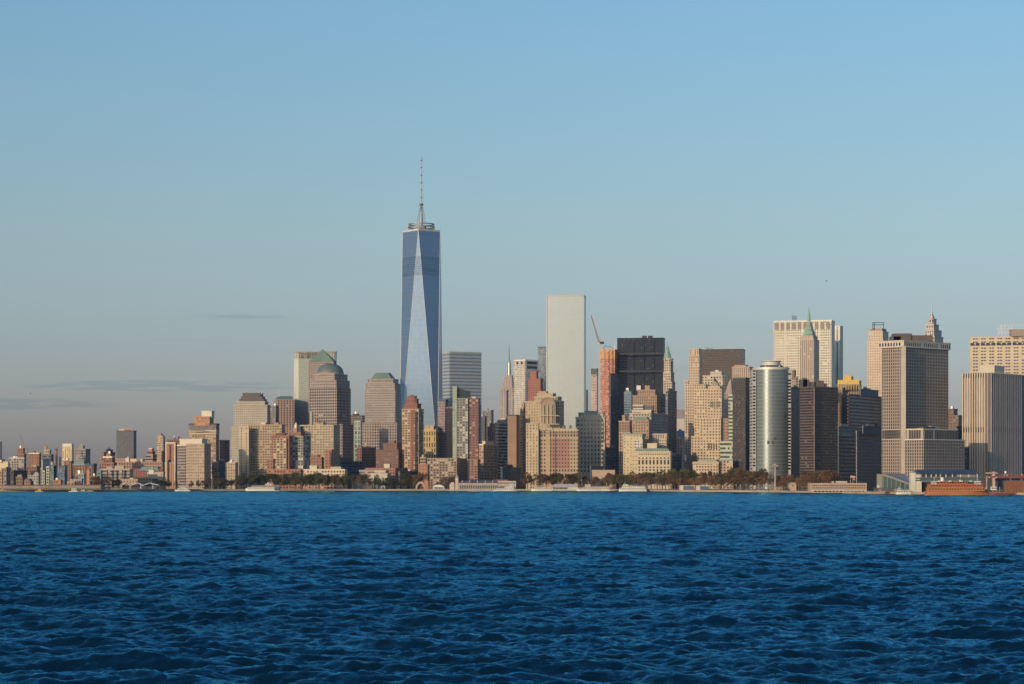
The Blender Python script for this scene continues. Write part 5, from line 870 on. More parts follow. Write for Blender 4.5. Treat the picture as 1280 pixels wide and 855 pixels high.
def samp(T, L, x, y):
    Nn = T.shape[0]; u = (x / L * Nn) % Nn; v = (y / L * Nn) % Nn; i = np.floor(u).astype(int) % Nn; j = np.floor(v).astype(int) % Nn; fu = u - np.floor(u); fv = v - np.floor(v); i2 = (i + 1) % Nn; j2 = (j + 1) % Nn
    return T[j, i] * (1 - fu) * (1 - fv) + T[j, i2] * fu * (1 - fv) + T[j2, i] * (1 - fu) * fv + T[j2, i2] * fu * fv
rs = [3, 8, 15, 25, 40, 60, 80, 100, 112]
while rs[-1] < 4600: rs.append(rs[-1] + max(.33, rs[-1] * .0019))
rs += [5200, 7000, 12000, 30000, 60000]; rs = np.array(rs)
an = list(np.arange(-18.5, 18.5001, .066)); an = [-180 + 12 * k for k in range(13)] + [-30, -24, -21, -19] + an + [19, 21, 24, 30] + [36 + 12 * k for k in range(13)]
an = np.radians(np.array(an)); R_, A_ = np.meshgrid(rs, an, indexing='ij'); gx = R_ * np.sin(A_); gy = R_ * np.cos(A_)
T1 = sea(173., 1024, rad(82), 3, .80, 13., .06); T2 = sea(389., 512, rad(68), 5, .62, 26., .4); T3 = sea(61., 512, rad(100), 9, .33, 4.5, .03, 3.2)
fade = np.clip((4600 - R_) / 900, 0, 1)
hz = (samp(T1[0], 173., gx, gy) + samp(T2[0], 389., gx, gy) + samp(T3[0], 61., gx * .9 + gy * .3, gy * .9 - gx * .3)) * fade
ddx = (samp(T1[1], 173., gx, gy) + samp(T2[1], 389., gx, gy)) * fade * -.62; ddy = (samp(T1[2], 173., gx, gy) + samp(T2[2], 389., gx, gy)) * fade * -.62
co = np.stack([gx + ddx, gy + ddy, hz], -1).reshape(-1, 3)
nr, na = R_.shape; idx = np.arange(nr * na).reshape(nr, na)
q = np.stack([idx[:-1, :-1], idx[:-1, 1:], idx[1:, 1:], idx[1:, :-1]], -1).reshape(-1, 4)
me = bpy.data.meshes.new('water'); me.vertices.add(len(co)); me.vertices.foreach_set('co', co.ravel()); me.loops.add(q.size); me.loops.foreach_set('vertex_index', q.ravel())
me.polygons.add(len(q)); me.polygons.foreach_set('loop_start', np.arange(0, q.size, 4)); me.update(calc_edges=True); me.polygons.foreach_set('use_smooth', np.ones(len(q), bool))
wm, t, b = newmat('harbour water')
t.nodes.remove(b)
ge = N(t, 'ShaderNodeNewGeometry'); mp = N(t, 'ShaderNodeMapping'); mp.inputs['Scale'].default_value = (.42, 1.35, 1); mp.inputs['Rotation'].default_value = (0, 0, .12); t.links.new(ge.outputs['Position'], mp.inputs[0])
n1 = N(t, 'ShaderNodeTexNoise'); n1.inputs['Scale'].default_value = 1.0; n1.inputs['Detail'].default_value = 5; n1.inputs['Roughness'].default_value = .6; n1.inputs['Distortion'].default_value = .6; t.links.new(mp.outputs[0], n1.inputs[0])
bp = N(t, 'ShaderNodeBump'); bp.inputs['Strength'].default_value = 1.0; bp.inputs['Distance'].default_value = .19; t.links.new(n1.outputs[0], bp.inputs['Height'])
mp2 = N(t, 'ShaderNodeMapping'); mp2.inputs['Scale'].default_value = (.006, .02, 1); t.links.new(ge.outputs['Position'], mp2.inputs[0]); n2 = N(t, 'ShaderNodeTexNoise'); n2.inputs['Scale'].default_value = 1; n2.inputs['Detail'].default_value = 3; t.links.new(mp2.outputs[0], n2.inputs[0])
t.links.new(mth(t, 'MAXIMUM', mth(t, 'MULTIPLY', mth(t, 'SUBTRACT', n2.outputs[0], .15), 2.6), .3), bp.inputs['Strength']); 
df = N(t, 'ShaderNodeBsdfDiffuse'); df.inputs[0].default_value = (.0014, .012, .026, 1); gl = N(t, 'ShaderNodeBsdfGlossy'); gl.inputs['Color'].default_value = (.16, .56, .81, 1); gl.inputs['Roughness'].default_value = .09
fr_ = N(t, 'ShaderNodeFresnel'); fr_.inputs['IOR'].default_value = 1.34; mx = N(t, 'ShaderNodeMixShader')
for n_ in (df, gl, fr_): t.links.new(bp.outputs[0], n_.inputs['Normal'])
mp3 = N(t, 'ShaderNodeMapping'); mp3.inputs['Scale'].default_value = (.004, .035, 1); t.links.new(ge.outputs['Position'], mp3.inputs[0]); n3 = N(t, 'ShaderNodeTexNoise'); n3.inputs['Scale'].default_value = 1; n3.inputs['Detail'].default_value = 5; t.links.new(mp3.outputs[0], n3.inputs[0])
rp = N(t, 'ShaderNodeMapRange'); rp.inputs[1].default_value = .03; rp.inputs[2].default_value = .75; rp.inputs[3].default_value = .115; t.links.new(fr_.outputs[0], rp.inputs[0]); t.links.new(mth(t, 'MULTIPLY', mth(t, 'POWER', rp.outputs[0], 1.0), mth(t, 'ADD', .40, mth(t, 'MULTIPLY', n3.outputs[0], .78))), mx.inputs[0]); t.links.new(df.outputs[0], mx.inputs[1]); t.links.new(gl.outputs[0], mx.inputs[2]); t.links.new(mx.outputs[0], t.nodes['Material Output'].inputs[0])
wo = link('water', me, [wm]); wo['kind'] = 'structure'

# ================================================================ trees
def leafmat(name, c):
    m, t, b = newmat(name); oi = N(t, 'ShaderNodeObjectInfo'); g = N(t, 'ShaderNodeNewGeometry'); wn = N(t, 'ShaderNodeTexNoise'); wn.inputs['Scale'].default_value = .45; wn.inputs['Detail'].default_value = 3
    t.links.new(g.outputs['Position'], wn.inputs['Vector'])
    f = mth(t, 'ADD', mth(t, 'MULTIPLY', wn.outputs[0], 1.2), mth(t, 'ADD', .1, mth(t, 'MULTIPLY', oi.outputs['Random'], .65)))
    cc = N(t, 'ShaderNodeCombineColor'); t.links.new(f, cc.inputs[0]); t.links.new(f, cc.inputs[1]); t.links.new(f, cc.inputs[2])
    t.links.new(mix(t, 1., c, cc.outputs[0], 'MULTIPLY'), b.inputs['Base Color']); b.inputs['Roughness'].default_value = .8; b.inputs['Specular IOR Level'].default_value = .15
    return m
LEAF = dict(green=leafmat('leaves green', (.065, .075, .030)), olive=leafmat('leaves olive', (.12, .095, .040)), red=leafmat('leaves reddish', (.135, .078, .046)), orange=leafmat('leaves orange brown', (.18, .10, .05)))
BARK = plain('bark', (.20, .15, .11), .9)
def tree_meshes(seed, bare):
    rn = random.Random(seed); H = 16.
    tb = MB(); tb.tube((0, 0, 0), (rn.uniform(-.4, .4), 0, H * .38), .42, .28, 6); lob = []
    for k in range(9):
        a = rn.uniform(0, 6.28); r0 = rn.uniform(1.5, 4.2); z = H * rn.uniform(.42, .88); r0 *= 1.1 - abs(z / H - .58) * 1.4
        p = (r0 * math.cos(a), r0 * math.sin(a), z); tb.tube((0, 0, H * rn.uniform(.25, .4)), p, .2, .05, 5); lob.append((p, rn.uniform(1.5, 2.9)))
        for _ in range(3 if bare else 1): tb.tube(p, (p[0] + rn.uniform(-2, 2), p[1] + rn.uniform(-2, 2), p[2] + rn.uniform(.5, 2.5)), .07, .03, 3)
    lob.append(((0, 0, H * .85), 2.2)); cb = MB()
    for p, rr in lob:
        for _ in range(45 if bare else 85):
            d = Vector((rn.gauss(0, 1), rn.gauss(0, 1), rn.gauss(0, .8))); d.normalize(); c = Vector(p) + d * rr * rn.uniform(.55, 1.08); s_ = rn.uniform(.22, .5)
            u = Vector((rn.gauss(0, 1), rn.gauss(0, 1), rn.gauss(0, 1))).normalized(); v = u.orthogonal().normalized()
            cb.quad([c - u * s_ - v * s_ * .6, c + u * s_ - v * s_ * .7, c + u * s_ * .8 + v * s_, c - u * s_ * .9 + v * s_ * .8])
    return tb, cb
TV = []
for s_ in range(6):
    tb, cb = tree_meshes(40 + s_, s_ >= 3)
    pr = []
    for m_, nm in ((tb, 'trunk'), (cb, 'crown')):
        me = bpy.data.meshes.new(nm); me.from_pydata([tuple(v) for v in m_.v], [], m_.f); me.update(); pr.append(me)
    pr[0].materials.append(BARK); TV.append(pr)
CM = {}
def tree(px, D, hgt, kind, label, group):
    v = random.randrange(3) + (3 if kind in ('red', 'orange') and random.random() < .75 else 0)
    if (v, kind) not in CM:
        me = TV[v][1].copy(); me.materials.clear(); me.materials.append(LEAF[kind]); CM[(v, kind)] = me
    r = root('park_tree', (X(px, D), D, GZ), label, 'tree', group); s_ = hgt / 16
    for nm, me in (('trunk', TV[v][0]), ('crown', CM[(v, kind)])):
        o = bpy.data.objects.new(nm, me); col.objects.link(o); o.parent = r
    r.rotation_euler = (0, 0, random.uniform(0, 6.28)); r.scale = (s_ * random.uniform(.9, 1.25),) * 2 + (s_,)
random.seed(21)
def row(x0, x1, step, dD, h0, h1, kinds, label, group, jit=3.):
    step *= .8; h0 *= 1.15; h1 *= 1.15
    x = x0
    while x < x1:
        px = x + random.uniform(-1.5, 1.5); tree(px, shoreD(px) + dD + random.uniform(-jit, jit), random.uniform(h0, h1), random.choice(kinds), label, group); x += step * random.uniform(.75, 1.3)
TG = 'trees along the waterfront'
row(122, 150, 8, 40, 11, 17, ['green', 'red'], 'dark bushy tree left of the white canopies', TG)
row(196, 222, 8, 60, 9, 13, ['green', 'olive'], 'low dark tree between white canopies and the motor yacht', TG)
row(238, 262, 8, 45, 8, 12, ['olive', 'green', 'red'], 'low brownish tree at the foot of the beige riverside block', TG)
row(262, 300, 7.5, 25, 10, 14, ['green', 'olive', 'red'], 'tree in front of the small dotted tan block', TG)
row(300, 345, 7, 45, 17, 21, ['green', 'green', 'olive'], 'tall dark green tree behind the grey and white ferry', TG)
row(345, 395, 8, 25, 15, 19, ['olive', 'green'], 'rounded olive green tree before the red and yellow brick tower', TG)
row(392, 440, 7.5, 25, 15, 19, ['green', 'green', 'olive'], 'dark green tree in front of the long cream roofed riverside building', TG)
row(350, 440, 11, 55, 17, 21, ['green'], 'taller green tree in the second row before the riverside buildings', TG)
row(440, 472, 8, 22, 12, 19, ['green', 'red'], 'dark green tree beside the stepped pyramid', TG)
row(474, 498, 8, 25, 10, 14, ['green'], 'small green tree in front of the pale beige museum', TG)
row(498, 522, 7, 30, 11, 13, ['olive', 'red'], 'brown olive tree left of the arched brick pavilion', TG)
row(508, 536, 9, 70, 18, 21, ['green', 'red'], 'dark tree rising behind the arched brick pavilion', TG)
row(556, 570, 8, 60, 14, 18, ['red'], 'bare reddish tree behind the white tent', TG)
row(660, 690, 7, 35, 17, 21, ['red', 'olive'], 'brown park tree in front of the tan block with brick centre', TG)
row(690, 726, 7.5, 40, 17, 21, ['green', 'olive'], 'dark green park tree behind the white ticket shed', TG)
row(724, 760, 7, 40, 13, 18, ['red', 'olive'], 'brown park tree before the plain tan box', TG)
row(760, 800, 6.5, 40, 15, 19, ['red', 'olive', 'green'], 'reddish brown park tree behind the white ferries', TG)
row(746, 800, 9, 120, 18, 23, ['red', 'orange'], 'taller brown park tree in the back row behind the white ferries', TG)
row(800, 850, 6.5, 40, 13, 16, ['red'], 'bare reddish tree with pale trunk before the arcaded hall', TG)
row(800, 850, 8, 160, 19, 24, ['green', 'olive'], 'dark green tree in the back row at the foot of the arcaded hall', TG)
row(850, 905, 6.5, 40, 13, 15, ['red', 'orange'], 'bare reddish tree with pale trunk behind the white box kiosks', TG)
row(852, 905, 8, 190, 18, 24, ['red', 'green', 'olive'], 'tall tree in the back row before the low ornate tan stone building', TG)
row(905, 962, 6.5, 40, 12, 15, ['red', 'orange'], 'bare orange brown tree with pale trunk before the curved tower', TG)
row(905, 965, 7, 220, 19, 25, ['red', 'olive', 'orange'], 'tall brown tree in the back row before the dark glass tower', TG)
row(972, 1000, 7, 90, 13, 18, ['orange', 'red'], 'orange brown tree behind the low round fort', TG)
row(998, 1018, 6, 60, 13, 16, ['orange'], 'orange brown tree left of the long flat tan waterfront building', TG)
row(1004, 1050, 8, 200, 18, 22, ['olive', 'orange'], 'tall olive brown tree behind the long flat tan waterfront building', TG)

# ================================================================ waterfront buildings and objects
def hut(name, label, cat, blocks, D, group=None):
    x0 = min(b[1] for b in blocks); x1 = max(b[2] for b in blocks); r = root(name, (X((x0 + x1) / 2, D), D, GZ), label, cat, group)
    for b in blocks: pbox(r, *b[:5], D, b[5], *(b[6:] if len(b) > 6 else ()))
    return r
# white canopies with folded roofs
D = 3015; r = root('canopy_pavilion', (X(172, D), D, GZ), 'open pavilion with three folded white roofs on the left riverside', 'pavilion'); WP = plain('canopy white', (.66, .64, .62), .5)
for x in (151.5, 162.5, 176, 191): pbox(r, 'post', x - .35, x + .35, 604.5, 611, D, WP, .7)
for x0, xm, x1, y0, ym, y1 in ((150, 158.5, 163, 607, 603.2, 606.2), (163, 172, 178, 606.5, 603.4, 606.5), (178, 187, 198, 606.5, 603.3, 606.2)):
    mb = MB()
    for a, b2, ya, yb in ((x0, xm, y0, ym), (xm, x1, ym, y1)):
        p = [(X(a, D), Z(ya, D)), (X(b2, D), Z(yb, D))]; mb.quad([(p[0][0], D, p[0][1] - .7), (p[1][0], D, p[1][1] - .7), (p[1][0], D, p[1][1]), (p[0][0], D, p[0][1])]); mb.quad([(p[0][0], D, p[0][1]), (p[1][0], D, p[1][1]), (p[1][0], D + 16, p[1][1]), (p[0][0], D + 16, p[0][1])]); mb.quad([(p[1][0], D, p[1][1] - .7), (p[0][0], D, p[0][1] - .7), (p[0][0], D + 16, p[0][1] - .7), (p[1][0], D + 16, p[1][1] - .7)])
    mb.build('folded_roof', [WP], r)
pbox(r, 'glass_wall', 153, 196, 606.6, 611.5, D, plain('shaded glazing', (.07, .07, .08), .3), 4, 8)
# arched brick pavilion
D = 3292; r = root('arched_pavilion', (X(527, D), D, GZ), 'low brick pavilion with a wide arch beside the white tent', 'pavilion')
BR = plain('pavilion brick', (.42, .22, .15)); pbox(r, 'wall', 530, 535.5, 600.8, 612, D, BR, 12); pbox(r, 'wall', 519.6, 521.5, 606.5, 612, D, BR, 12)
mb = MB(); cxa, cza = X(525.8, D), Z(610.8, D); n = 12; ra, rb = X(530, D) - cxa, X(532, D) - cxa
for k in range(n):
    a, b2 = math.pi * k / n, math.pi * (k + 1) / n; q = [(cxa + rr * math.cos(t_), cza + rr * 1.45 * math.sin(t_)) for t_, rr in ((a, ra), (a, rb), (b2, rb), (b2, ra))]
    mb.quad([(x, D - 1, z) for x, z in q][::-1]); mb.quad([(q[1][0], D - 1, q[1][1]), (q[1][0], D + 12, q[1][1]), (q[2][0], D + 12, q[2][1]), (q[2][0], D - 1, q[2][1])])
mb.build('arch', [plain('arch pale', (.44, .33, .25))], r)
mb = MB(); mb.quad([(cxa + ra * math.cos(math.pi * k / n), D + 5, cza + ra * 1.45 * math.sin(math.pi * k / n)) for k in range(n + 1)][::-1]); mb.build('arch_wall', [BR], r); pbox(r, 'doorway', 526, 529, 608.5, 611.5, D, plain('door dark', (.06, .05, .05)), .6, 4)
# white tent
D = 3290; r = root('event_tent', (X(548, D), D, GZ), 'white rounded event tent between brick pavilion and domed pier', 'tent')
mb = MB(); prof = [(541, 608.5), (543, 606.8), (546, 606), (550, 606), (553, 606.9), (555.3, 608.5)]
for (xa, ya), (xb, yb) in zip(prof, prof[1:]): mb.quad([(X(xa, D), D, Z(ya, D)), (X(xb, D), D, Z(yb, D)), (X(xb, D), D + 14, Z(yb, D)), (X(xa, D), D + 14, Z(ya, D))])
mb.quad([(X(x, D), D, Z(y, D)) for x, y in reversed(prof)][::-1]); mb.build('roof', [plain('tent white', (.74, .70, .60), .6)], r)
pbox(r, 'wall', 541.4, 555, 608.5, 612, D, plain('tent wall', (.66, .62, .52), .6), 13, .4)
for k in range(6): pbox(r, 'window', 543 + k * 1.9, 544.2 + k * 1.9, 609, 611, D, PANE, .3)
# the pier with clock turret
D = 3250; r = root('pier_house', (X(600, D), D, 0.4), 'long low pier house with a cream clock turret and dark roof', 'pier building')
PC = plain('pier cream', (.56, .46, .36)); RD = plain('pier roof dark', (.10, .09, .12)); PW = plain('pier wall grey', (.42, .36, .31))
pbox(r, 'pier_deck', 561, 622, 611.9, 614.5, D, CONC, 24, -3); pbox(r, 'end_wall', 562, 568, 604.5, 612, D, PC, 20); pbox(r, 'end_gable', 563.5, 567.5, 602.8, 604.5, D, PC, 16)
pbox(r, 'turret', 569, 572.8, 597.5, 612, D, PC, 5); mb = MB(); mb.prism([(X(568.7, D), D - .3), (X(573.1, D), D - .3), (X(573.1, D), D + 5.3), (X(568.7, D), D + 5.3)], Z(597.5, D), Z(593, D), top=[(X(570.9, D) + dx, D + 2.5 + dy) for dx, dy in ((-.2, -.2), (.2, -.2), (.2, .2), (-.2, .2))]); mb.build('turret_roof', [plain('turret green', (.36, .36, .28)), COPPER], r)
pbox(r, 'clock_face', 570.1, 571.7, 598.6, 600.2, D, WHITE, .3, -.3); pbox(r, 'wall', 573, 622.5, 603.4, 612, D, PW, 18)
mb = MB(); mb.prism([(X(573, D), D - .6), (X(623, D), D - .6), (X(623, D), D + 19), (X(573, D), D + 19)], Z(603.6, D), Z(600.4, D), top=[(X(574, D), D + 8), (X(621, D), D + 8), (X(621, D), D + 11), (X(574, D), D + 11)]); mb.build('roof', [RD, RD], r)
for k in range(21): pbox(r, 'window', 575 + k * 2.28, 576.1 + k * 2.28, 606.6, 611, D, PANE, .3, -.15)
for x in (577, 586, 596, 606, 615): pbox(r, 'dormer', x, x + 1.5, 601, 602.8, D, PW, 2, 1.5)
r = hut('terminal_house', 'white two storey waterfront house with red roof behind a moored white boat', 'building', [('wall', 616, 645, 601.2, 611.8, plain('white plaster', (.55, .50, .44)), 16), ('roof', 616, 635, 599.6, 601.2, plain('roof red', (.25, .11, .09)), 16.4, -.2)], 3300)
for k in range(12):
    for yy in (602.8, 607.2): pbox(r, 'window', 623 + k * 1.8, 623.9 + k * 1.8, yy, yy + 2.2, 3300, PANE, .3, -.12)
for k in range(3): pbox(r, 'arched_bay', 624 + k * 7, 625 + k * 7, 602, 611, 3299, plain('white plaster', (.55, .50, .44)), .8)
r = hut('ticket_shed', 'long white low shed with pale roof between the moored white boats', 'shed', [('wall', 690, 722, 608.2, 613.2, plain('shed white', (.60, .56, .50)), 12, 0), ('floor_deck', 688, 724, 612.6, 614.6, CONC, 16, -2)], 3240)
mb = MB(); Dq = 3240; mb.prism([(X(688.5, Dq), Dq - .8), (X(722.5, Dq), Dq - .8), (X(722.5, Dq), Dq + 13), (X(688.5, Dq), Dq + 13)], Z(608.3, Dq), Z(605.2, Dq), top=[(X(693, Dq), Dq + 5), (X(718.5, Dq), Dq + 5), (X(718.5, Dq), Dq + 8), (X(693, Dq), Dq + 8)]); mb.build('roof', [plain('pale shed roof', (.52, .50, .50), .5)] * 2, r)
for k in range(11): pbox(r, 'window', 691.2 + k * 1.7, 692.4 + k * 1.7, 609, 611.6, Dq, PANE, .3, -.15)
for x0, x1, D_, lb in ((849.5, 868, 2900, 'white box kiosk with dark blue side, left of the pair before the park trees'), (870.5, 886.5, 2870, 'white box kiosk with dark blue side, right of the pair before the park trees')):
    hut('kiosk', lb, 'kiosk', [('wall', x0, x0 + 4.6, 607, 612.8, plain('kiosk cream', (.60, .54, .46)), 5), ('side_panel', x0 + 4.6, x1, 607.9, 612.8, plain('kiosk blue', (.10, .14, .19), .4), 5, .3), ('roof', x0 - .2, x1 + .3, 606.7, 607.4, plain('kiosk cream', (.60, .54, .46)), 5.6, -.2)], D_, 'white box kiosks by the park')
# low round fort
D = 2790; r = root('round_fort', (X(976, D), D + 20, GZ), 'low round tan stone fort on the waterfront below the curved tower', 'fort'); cx = X(976.5, D); rr = X(989, D) - cx
mb = MB(); mb.lathe(cx, D + 20, [(rr, GZ), (rr * .96, Z(609.5, D)), (rr * .5, Z(607.5, D)), (0, Z(607.2, D))], 32); mb.build('wall', [plain('fort sandstone', (.40, .30, .22), scale=.2, var=.25)], r)
for k in range(7): a = -2.5 + k * .3; mb = MB(); mb.box(cx + rr * math.cos(a), D + 20 + rr * math.sin(a) * 1.0 - .3, GZ + .8, 1.3, 1, 1.6, a + 1.57); mb.build('gun_port', [plain('door dark', (.06, .05, .05))], r)
r = hut('stone_hut', 'narrow tan stone hut with flat overhanging roof beside the round fort', 'hut', [('wall', 988.5, 995.5, 604, 614, plain('hut stone', (.48, .36, .26)), 6), ('roof', 987.8, 996.2, 602.6, 604, plain('hut roof', (.30, .20, .15)), 7.4, -.7), ('window', 990.5, 991.6, 606, 608, PANE, .3, -.15)], 2740)
r = root('light_mast', (X(969, 2745), 2745, GZ), 'tall pale mast with clustered lights before the curved tower', 'mast'); mb = MB(); mb.tube((X(969, 2745), 2745, GZ), (X(969, 2745), 2745, Z(582, 2745)), .95, .7, 10); mb.build('pole', [plain('mast beige', (.46, .38, .32))], r)
for dx, yy in ((-2.5, 581.5), (0, 580.5), (2.5, 582)): pbox(r, 'lamp_head', 969 + dx - .8, 969 + dx + .8, yy - .7, yy + .7, 2744, plain('lamp box', (.55, .5, .46)), 1.5)
mb = MB(); mb.tube((X(966, 2745), 2745, Z(582, 2745)), (X(972, 2745), 2745, Z(582, 2745)), .3, n=4); mb.build('cross_bar', [DARKM], r)
def pole(name, px, D, y0, label, cat, group=None, r_=.3, head=True):
    r = root(name, (X(px, D), D, GZ), label, cat, group); mb = MB(); mb.tube((X(px, D), D, GZ), (X(px, D), D, Z(y0, D)), r_, r_ * .6, 6); mb.build('pole', [plain('pole grey', (.36, .33, .30))], r)
    if head: mb = MB(); mb.lathe(X(px, D), D, [(.2, Z(y0, D)), (.75, Z(y0, D) + .5), (.6, Z(y0, D) + 1.1), (0, Z(y0, D) + 1.3)], 8); mb.build('lamp_head', [plain('lamp globe', (.6, .56, .5))], r)
    return r
random.seed(5)
for k in range(22):
    px = 818 + k * 6.8 + random.uniform(-1.5, 1.5)
    if 845 < px < 890: continue
    pole('street_lamp', px, shoreD(px) + 7, HY + (CH - GZ) * F / (shoreD(px) + 7) - 6.0, 'short lamp post on the promenade before the bare park trees', 'lamp post', 'lamp posts on the park promenade')
for px in (660, 727): pole('street_lamp', px, shoreD(px) + 12, 600.5, 'tall lamp post behind the white %s' % ('boat left of the ticket shed' if px < 700 else 'ferry right of the ticket shed'), 'lamp post')
pole('light_pole', 219, shoreD(219) + 4, 590, 'thin pale pole before the striped mauve block', 'pole', head=False, r_=.45); pole('light_pole', 265, shoreD(265) + 4, 592, 'thin pale pole before the two dark blue shaded walls', 'pole', head=False, r_=.5)
# long flat tan waterfront building with flagpoles
D = 2470; r = root('waterfront_office', (X(1049, D), D, GZ), 'long flat tan waterfront building with two rows of small windows', 'building'); TW = plain('waterfront tan', (.46, .33, .25))
pbox(r, 'wall', 1013, 1083.5, 604.5, 616, D, TW, 22); pbox(r, 'parapet', 1012.8, 1083.8, 603.8, 604.7, D, plain('cap tan', (.5, .38, .3)), 23, -.2); pbox(r, 'roof_house', 1045, 1059, 601.3, 604, D, plain('roof house pale', (.42, .38, .34)), 6, 9); pbox(r, 'roof_house', 1040, 1042.5, 601.5, 604, D, plain('roof house pale', (.42, .38, .34)), 4, 9)
A_, B_ = (X(1014, D), D), (X(1083, D), D)
for yy in (607.6, 610.6): windows(r, A_, B_, [Z(yy, D)], [.03 + .0335 * k for k in range(29)], .95, 1.25, frm=TW)
windows(r, A_, B_, [Z(615.2, D)], [.08 + .066 * k for k in range(14)], 2.5, 2.1, frm=WHITE, name='garage_door')
pbox(r, 'ground_band', 1013, 1083.6, 612.6, 613.2, D, WHITE, .5, -.3)
for px, c_ in ((1063.2, 'left'), (1066.2, 'right')):
    r = root('flagpole', (X(px, 2475), 2475, Z(604, 2475)), '%s of two flagpoles on the flat tan waterfront building%s' % (c_, ', flying a striped flag' if c_ == 'left' else ', with a small green flag'), 'flagpole')
    mb = MB(); mb.tube((X(px, 2475), 2475, Z(604, 2475)), (X(px, 2475), 2475, Z(594.3 if c_ == 'left' else 596.5, 2475)), .22, .14, 6); mb.build('pole', [plain('pole pink', (.55, .42, .38))], r)
    z0 = Z(597, 2475) if c_ == 'left' else Z(599.5, 2475); wf_, hf = (4.6, 2.4) if c_ == 'left' else (1.8, 1.4); mb = MB()
    for s_ in range(5): mb.quad([(X(px, 2475) + .2 + wf_ * (k3 + dx) / 6, 2475 + .3 * math.sin((k3 + dx)), z0 + hf * (s_ + dz) / 5 - .12 * (k3 + dx)) for k3 in (0,) for dx, dz in ((0, 0), (6, 0), (6, 1), (0, 1))], s_ % 2)
    mb.build('flag', [plain('flag red', (.50, .10, .08)) if c_ == 'left' else plain('flag green', (.10, .30, .22)), plain('flag white', (.6, .58, .55))], r)
# ferry terminal: glass hall, cream pylon, long navy roofed slip
D = 2390; r = root('glass_terminal', (X(1121, D), D, GZ), 'glass fronted ferry hall with a swooping grey roof left of the cream pylon', 'terminal')
mb = MB(); n = 12; top = [(1102.5 + (1139.5 - 1102.5) * k / n, 592.2 + 13.3 * (k / n) ** 1.15 * 1.0) for k in range(n + 1)]
for (xa, ya), (xb, yb) in zip(top, top[1:]):
    mb.quad([(X(xa, D), D, Z(612, D)), (X(xb, D), D, Z(612, D)), (X(xb, D), D, Z(yb + 1.3, D)), (X(xa, D), D, Z(ya + 1.3, D))], 0, [(xa, 0), (xb, 0), (xb, 1), (xa, 1)])
mb.build('glass_front', [fac('greenwhite', 'curtain', 'green', c=(.30, .34, .32), g=(.08, .14, .13), bw=3, gv=.5, bl=.0)[0]], r)
mb = MB()
for (xa, ya), (xb, yb) in zip(top, top[1:]):
    mb.quad([(X(xa, D), D - 1.5, Z(ya + 1.4, D)), (X(xb, D), D - 1.5, Z(yb + 1.4, D)), (X(xb, D), D - 1.5, Z(yb, D)), (X(xa, D), D - 1.5, Z(ya, D))])
    mb.quad([(X(xa, D), D - 1.5, Z(ya, D)), (X(xb, D), D - 1.5, Z(yb, D)), (X(xb, D), D + 34, Z(min(yb, 592.3), D) + .2), (X(xa, D), D + 34, Z(592, D) + .2)])
mb.quad([(X(1102.5, D), D + 34, Z(592, D)), (X(1139.5, D), D + 34, Z(592, D)), (X(1139.5, D), D + 34.4, GZ), (X(1102.5, D), D + 34.4, GZ)])
mb.build('swooping_roof', [plain('terminal roof grey', (.34, .31, .31), .5)], r)
for k in range(7): x = 1104 + k * 5.4; pbox(r, 'mullion', x - .25, x + .25, 594.5 + 13.3 * (k / 6.8) ** 1.15, 612, D - .3, STEEL, .5)
r = hut('terminal_pylon', 'cream slab pylon at the head of the ferry slip', 'terminal wing', [('wall', 1138.5, 1144.5, 590.8, 617.2, plain('pylon cream', (.62, .58, .46)), 9), ('stair_wall', 1144.5, 1152, 601.5, 617.2, plain('pylon cream', (.62, .58, .46)), 9, .5), ('upper_wall', 1144.5, 1150, 591.5, 597, plain('pylon cream', (.62, .58, .46)), 7, .6), ('balcony_slot', 1144.5, 1150, 597, 601.5, plain('balcony shade', (.12, .12, .12)), 6, 1.6), ('balcony_rail', 1144.5, 1150.5, 598.8, 599.5, WHITE, .5, .4)], 2290)
D = 2290; r = root('ferry_slip', (X(1185, D), D + 10, GZ), 'long ferry slip hall under a dark blue sloping roof', 'terminal'); NB = plain('slip roof blue', (.045, .07, .12), .5)
mb = MB(); a = [(X(1145, D), D - 1), (X(1225, D), D - 1), (X(1225, D), D + 26), (X(1145, D), D + 26)]; mb.prism(a, Z(592.6, D), Z(587.2, D), top=[(X(1147, D), D + 8), (X(1219, D), D + 8), (X(1218, D), D + 20), (X(1148, D), D + 20)]); mb.build('roof', [NB, NB], r)
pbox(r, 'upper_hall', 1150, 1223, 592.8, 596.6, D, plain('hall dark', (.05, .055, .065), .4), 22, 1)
for x in (1150.5, 1157, 1163.5, 1169.5, 1175, 1182, 1190, 1200, 1210, 1221): pbox(r, 'hall_pillar', x, x + 1.3, 592.8, 596.6, D, plain('pillar cream', (.56, .50, .42)), 1, .1)
for k in range(14): pbox(r, 'hall_panel', 1196 + k * 1.7, 1197.2 + k * 1.7, 593.4, 596, D, plain('panel mauve', (.34, .29, .28)), .4, .4)
pbox(r, 'deck_band', 1150, 1226, 596.6, 598.2, D, plain('band teal', (.10, .14, .16)), 24, -.5); pbox(r, 'lower_wall', 1151, 1226, 598.2, 603, D, plain('slip wall blue', (.11, .15, .19)), 20, 2); pbox(r, 'slip_bay', 1152, 1226, 603, 616.5, D, plain('slip dark', (.025, .02, .025)), 10, 6)
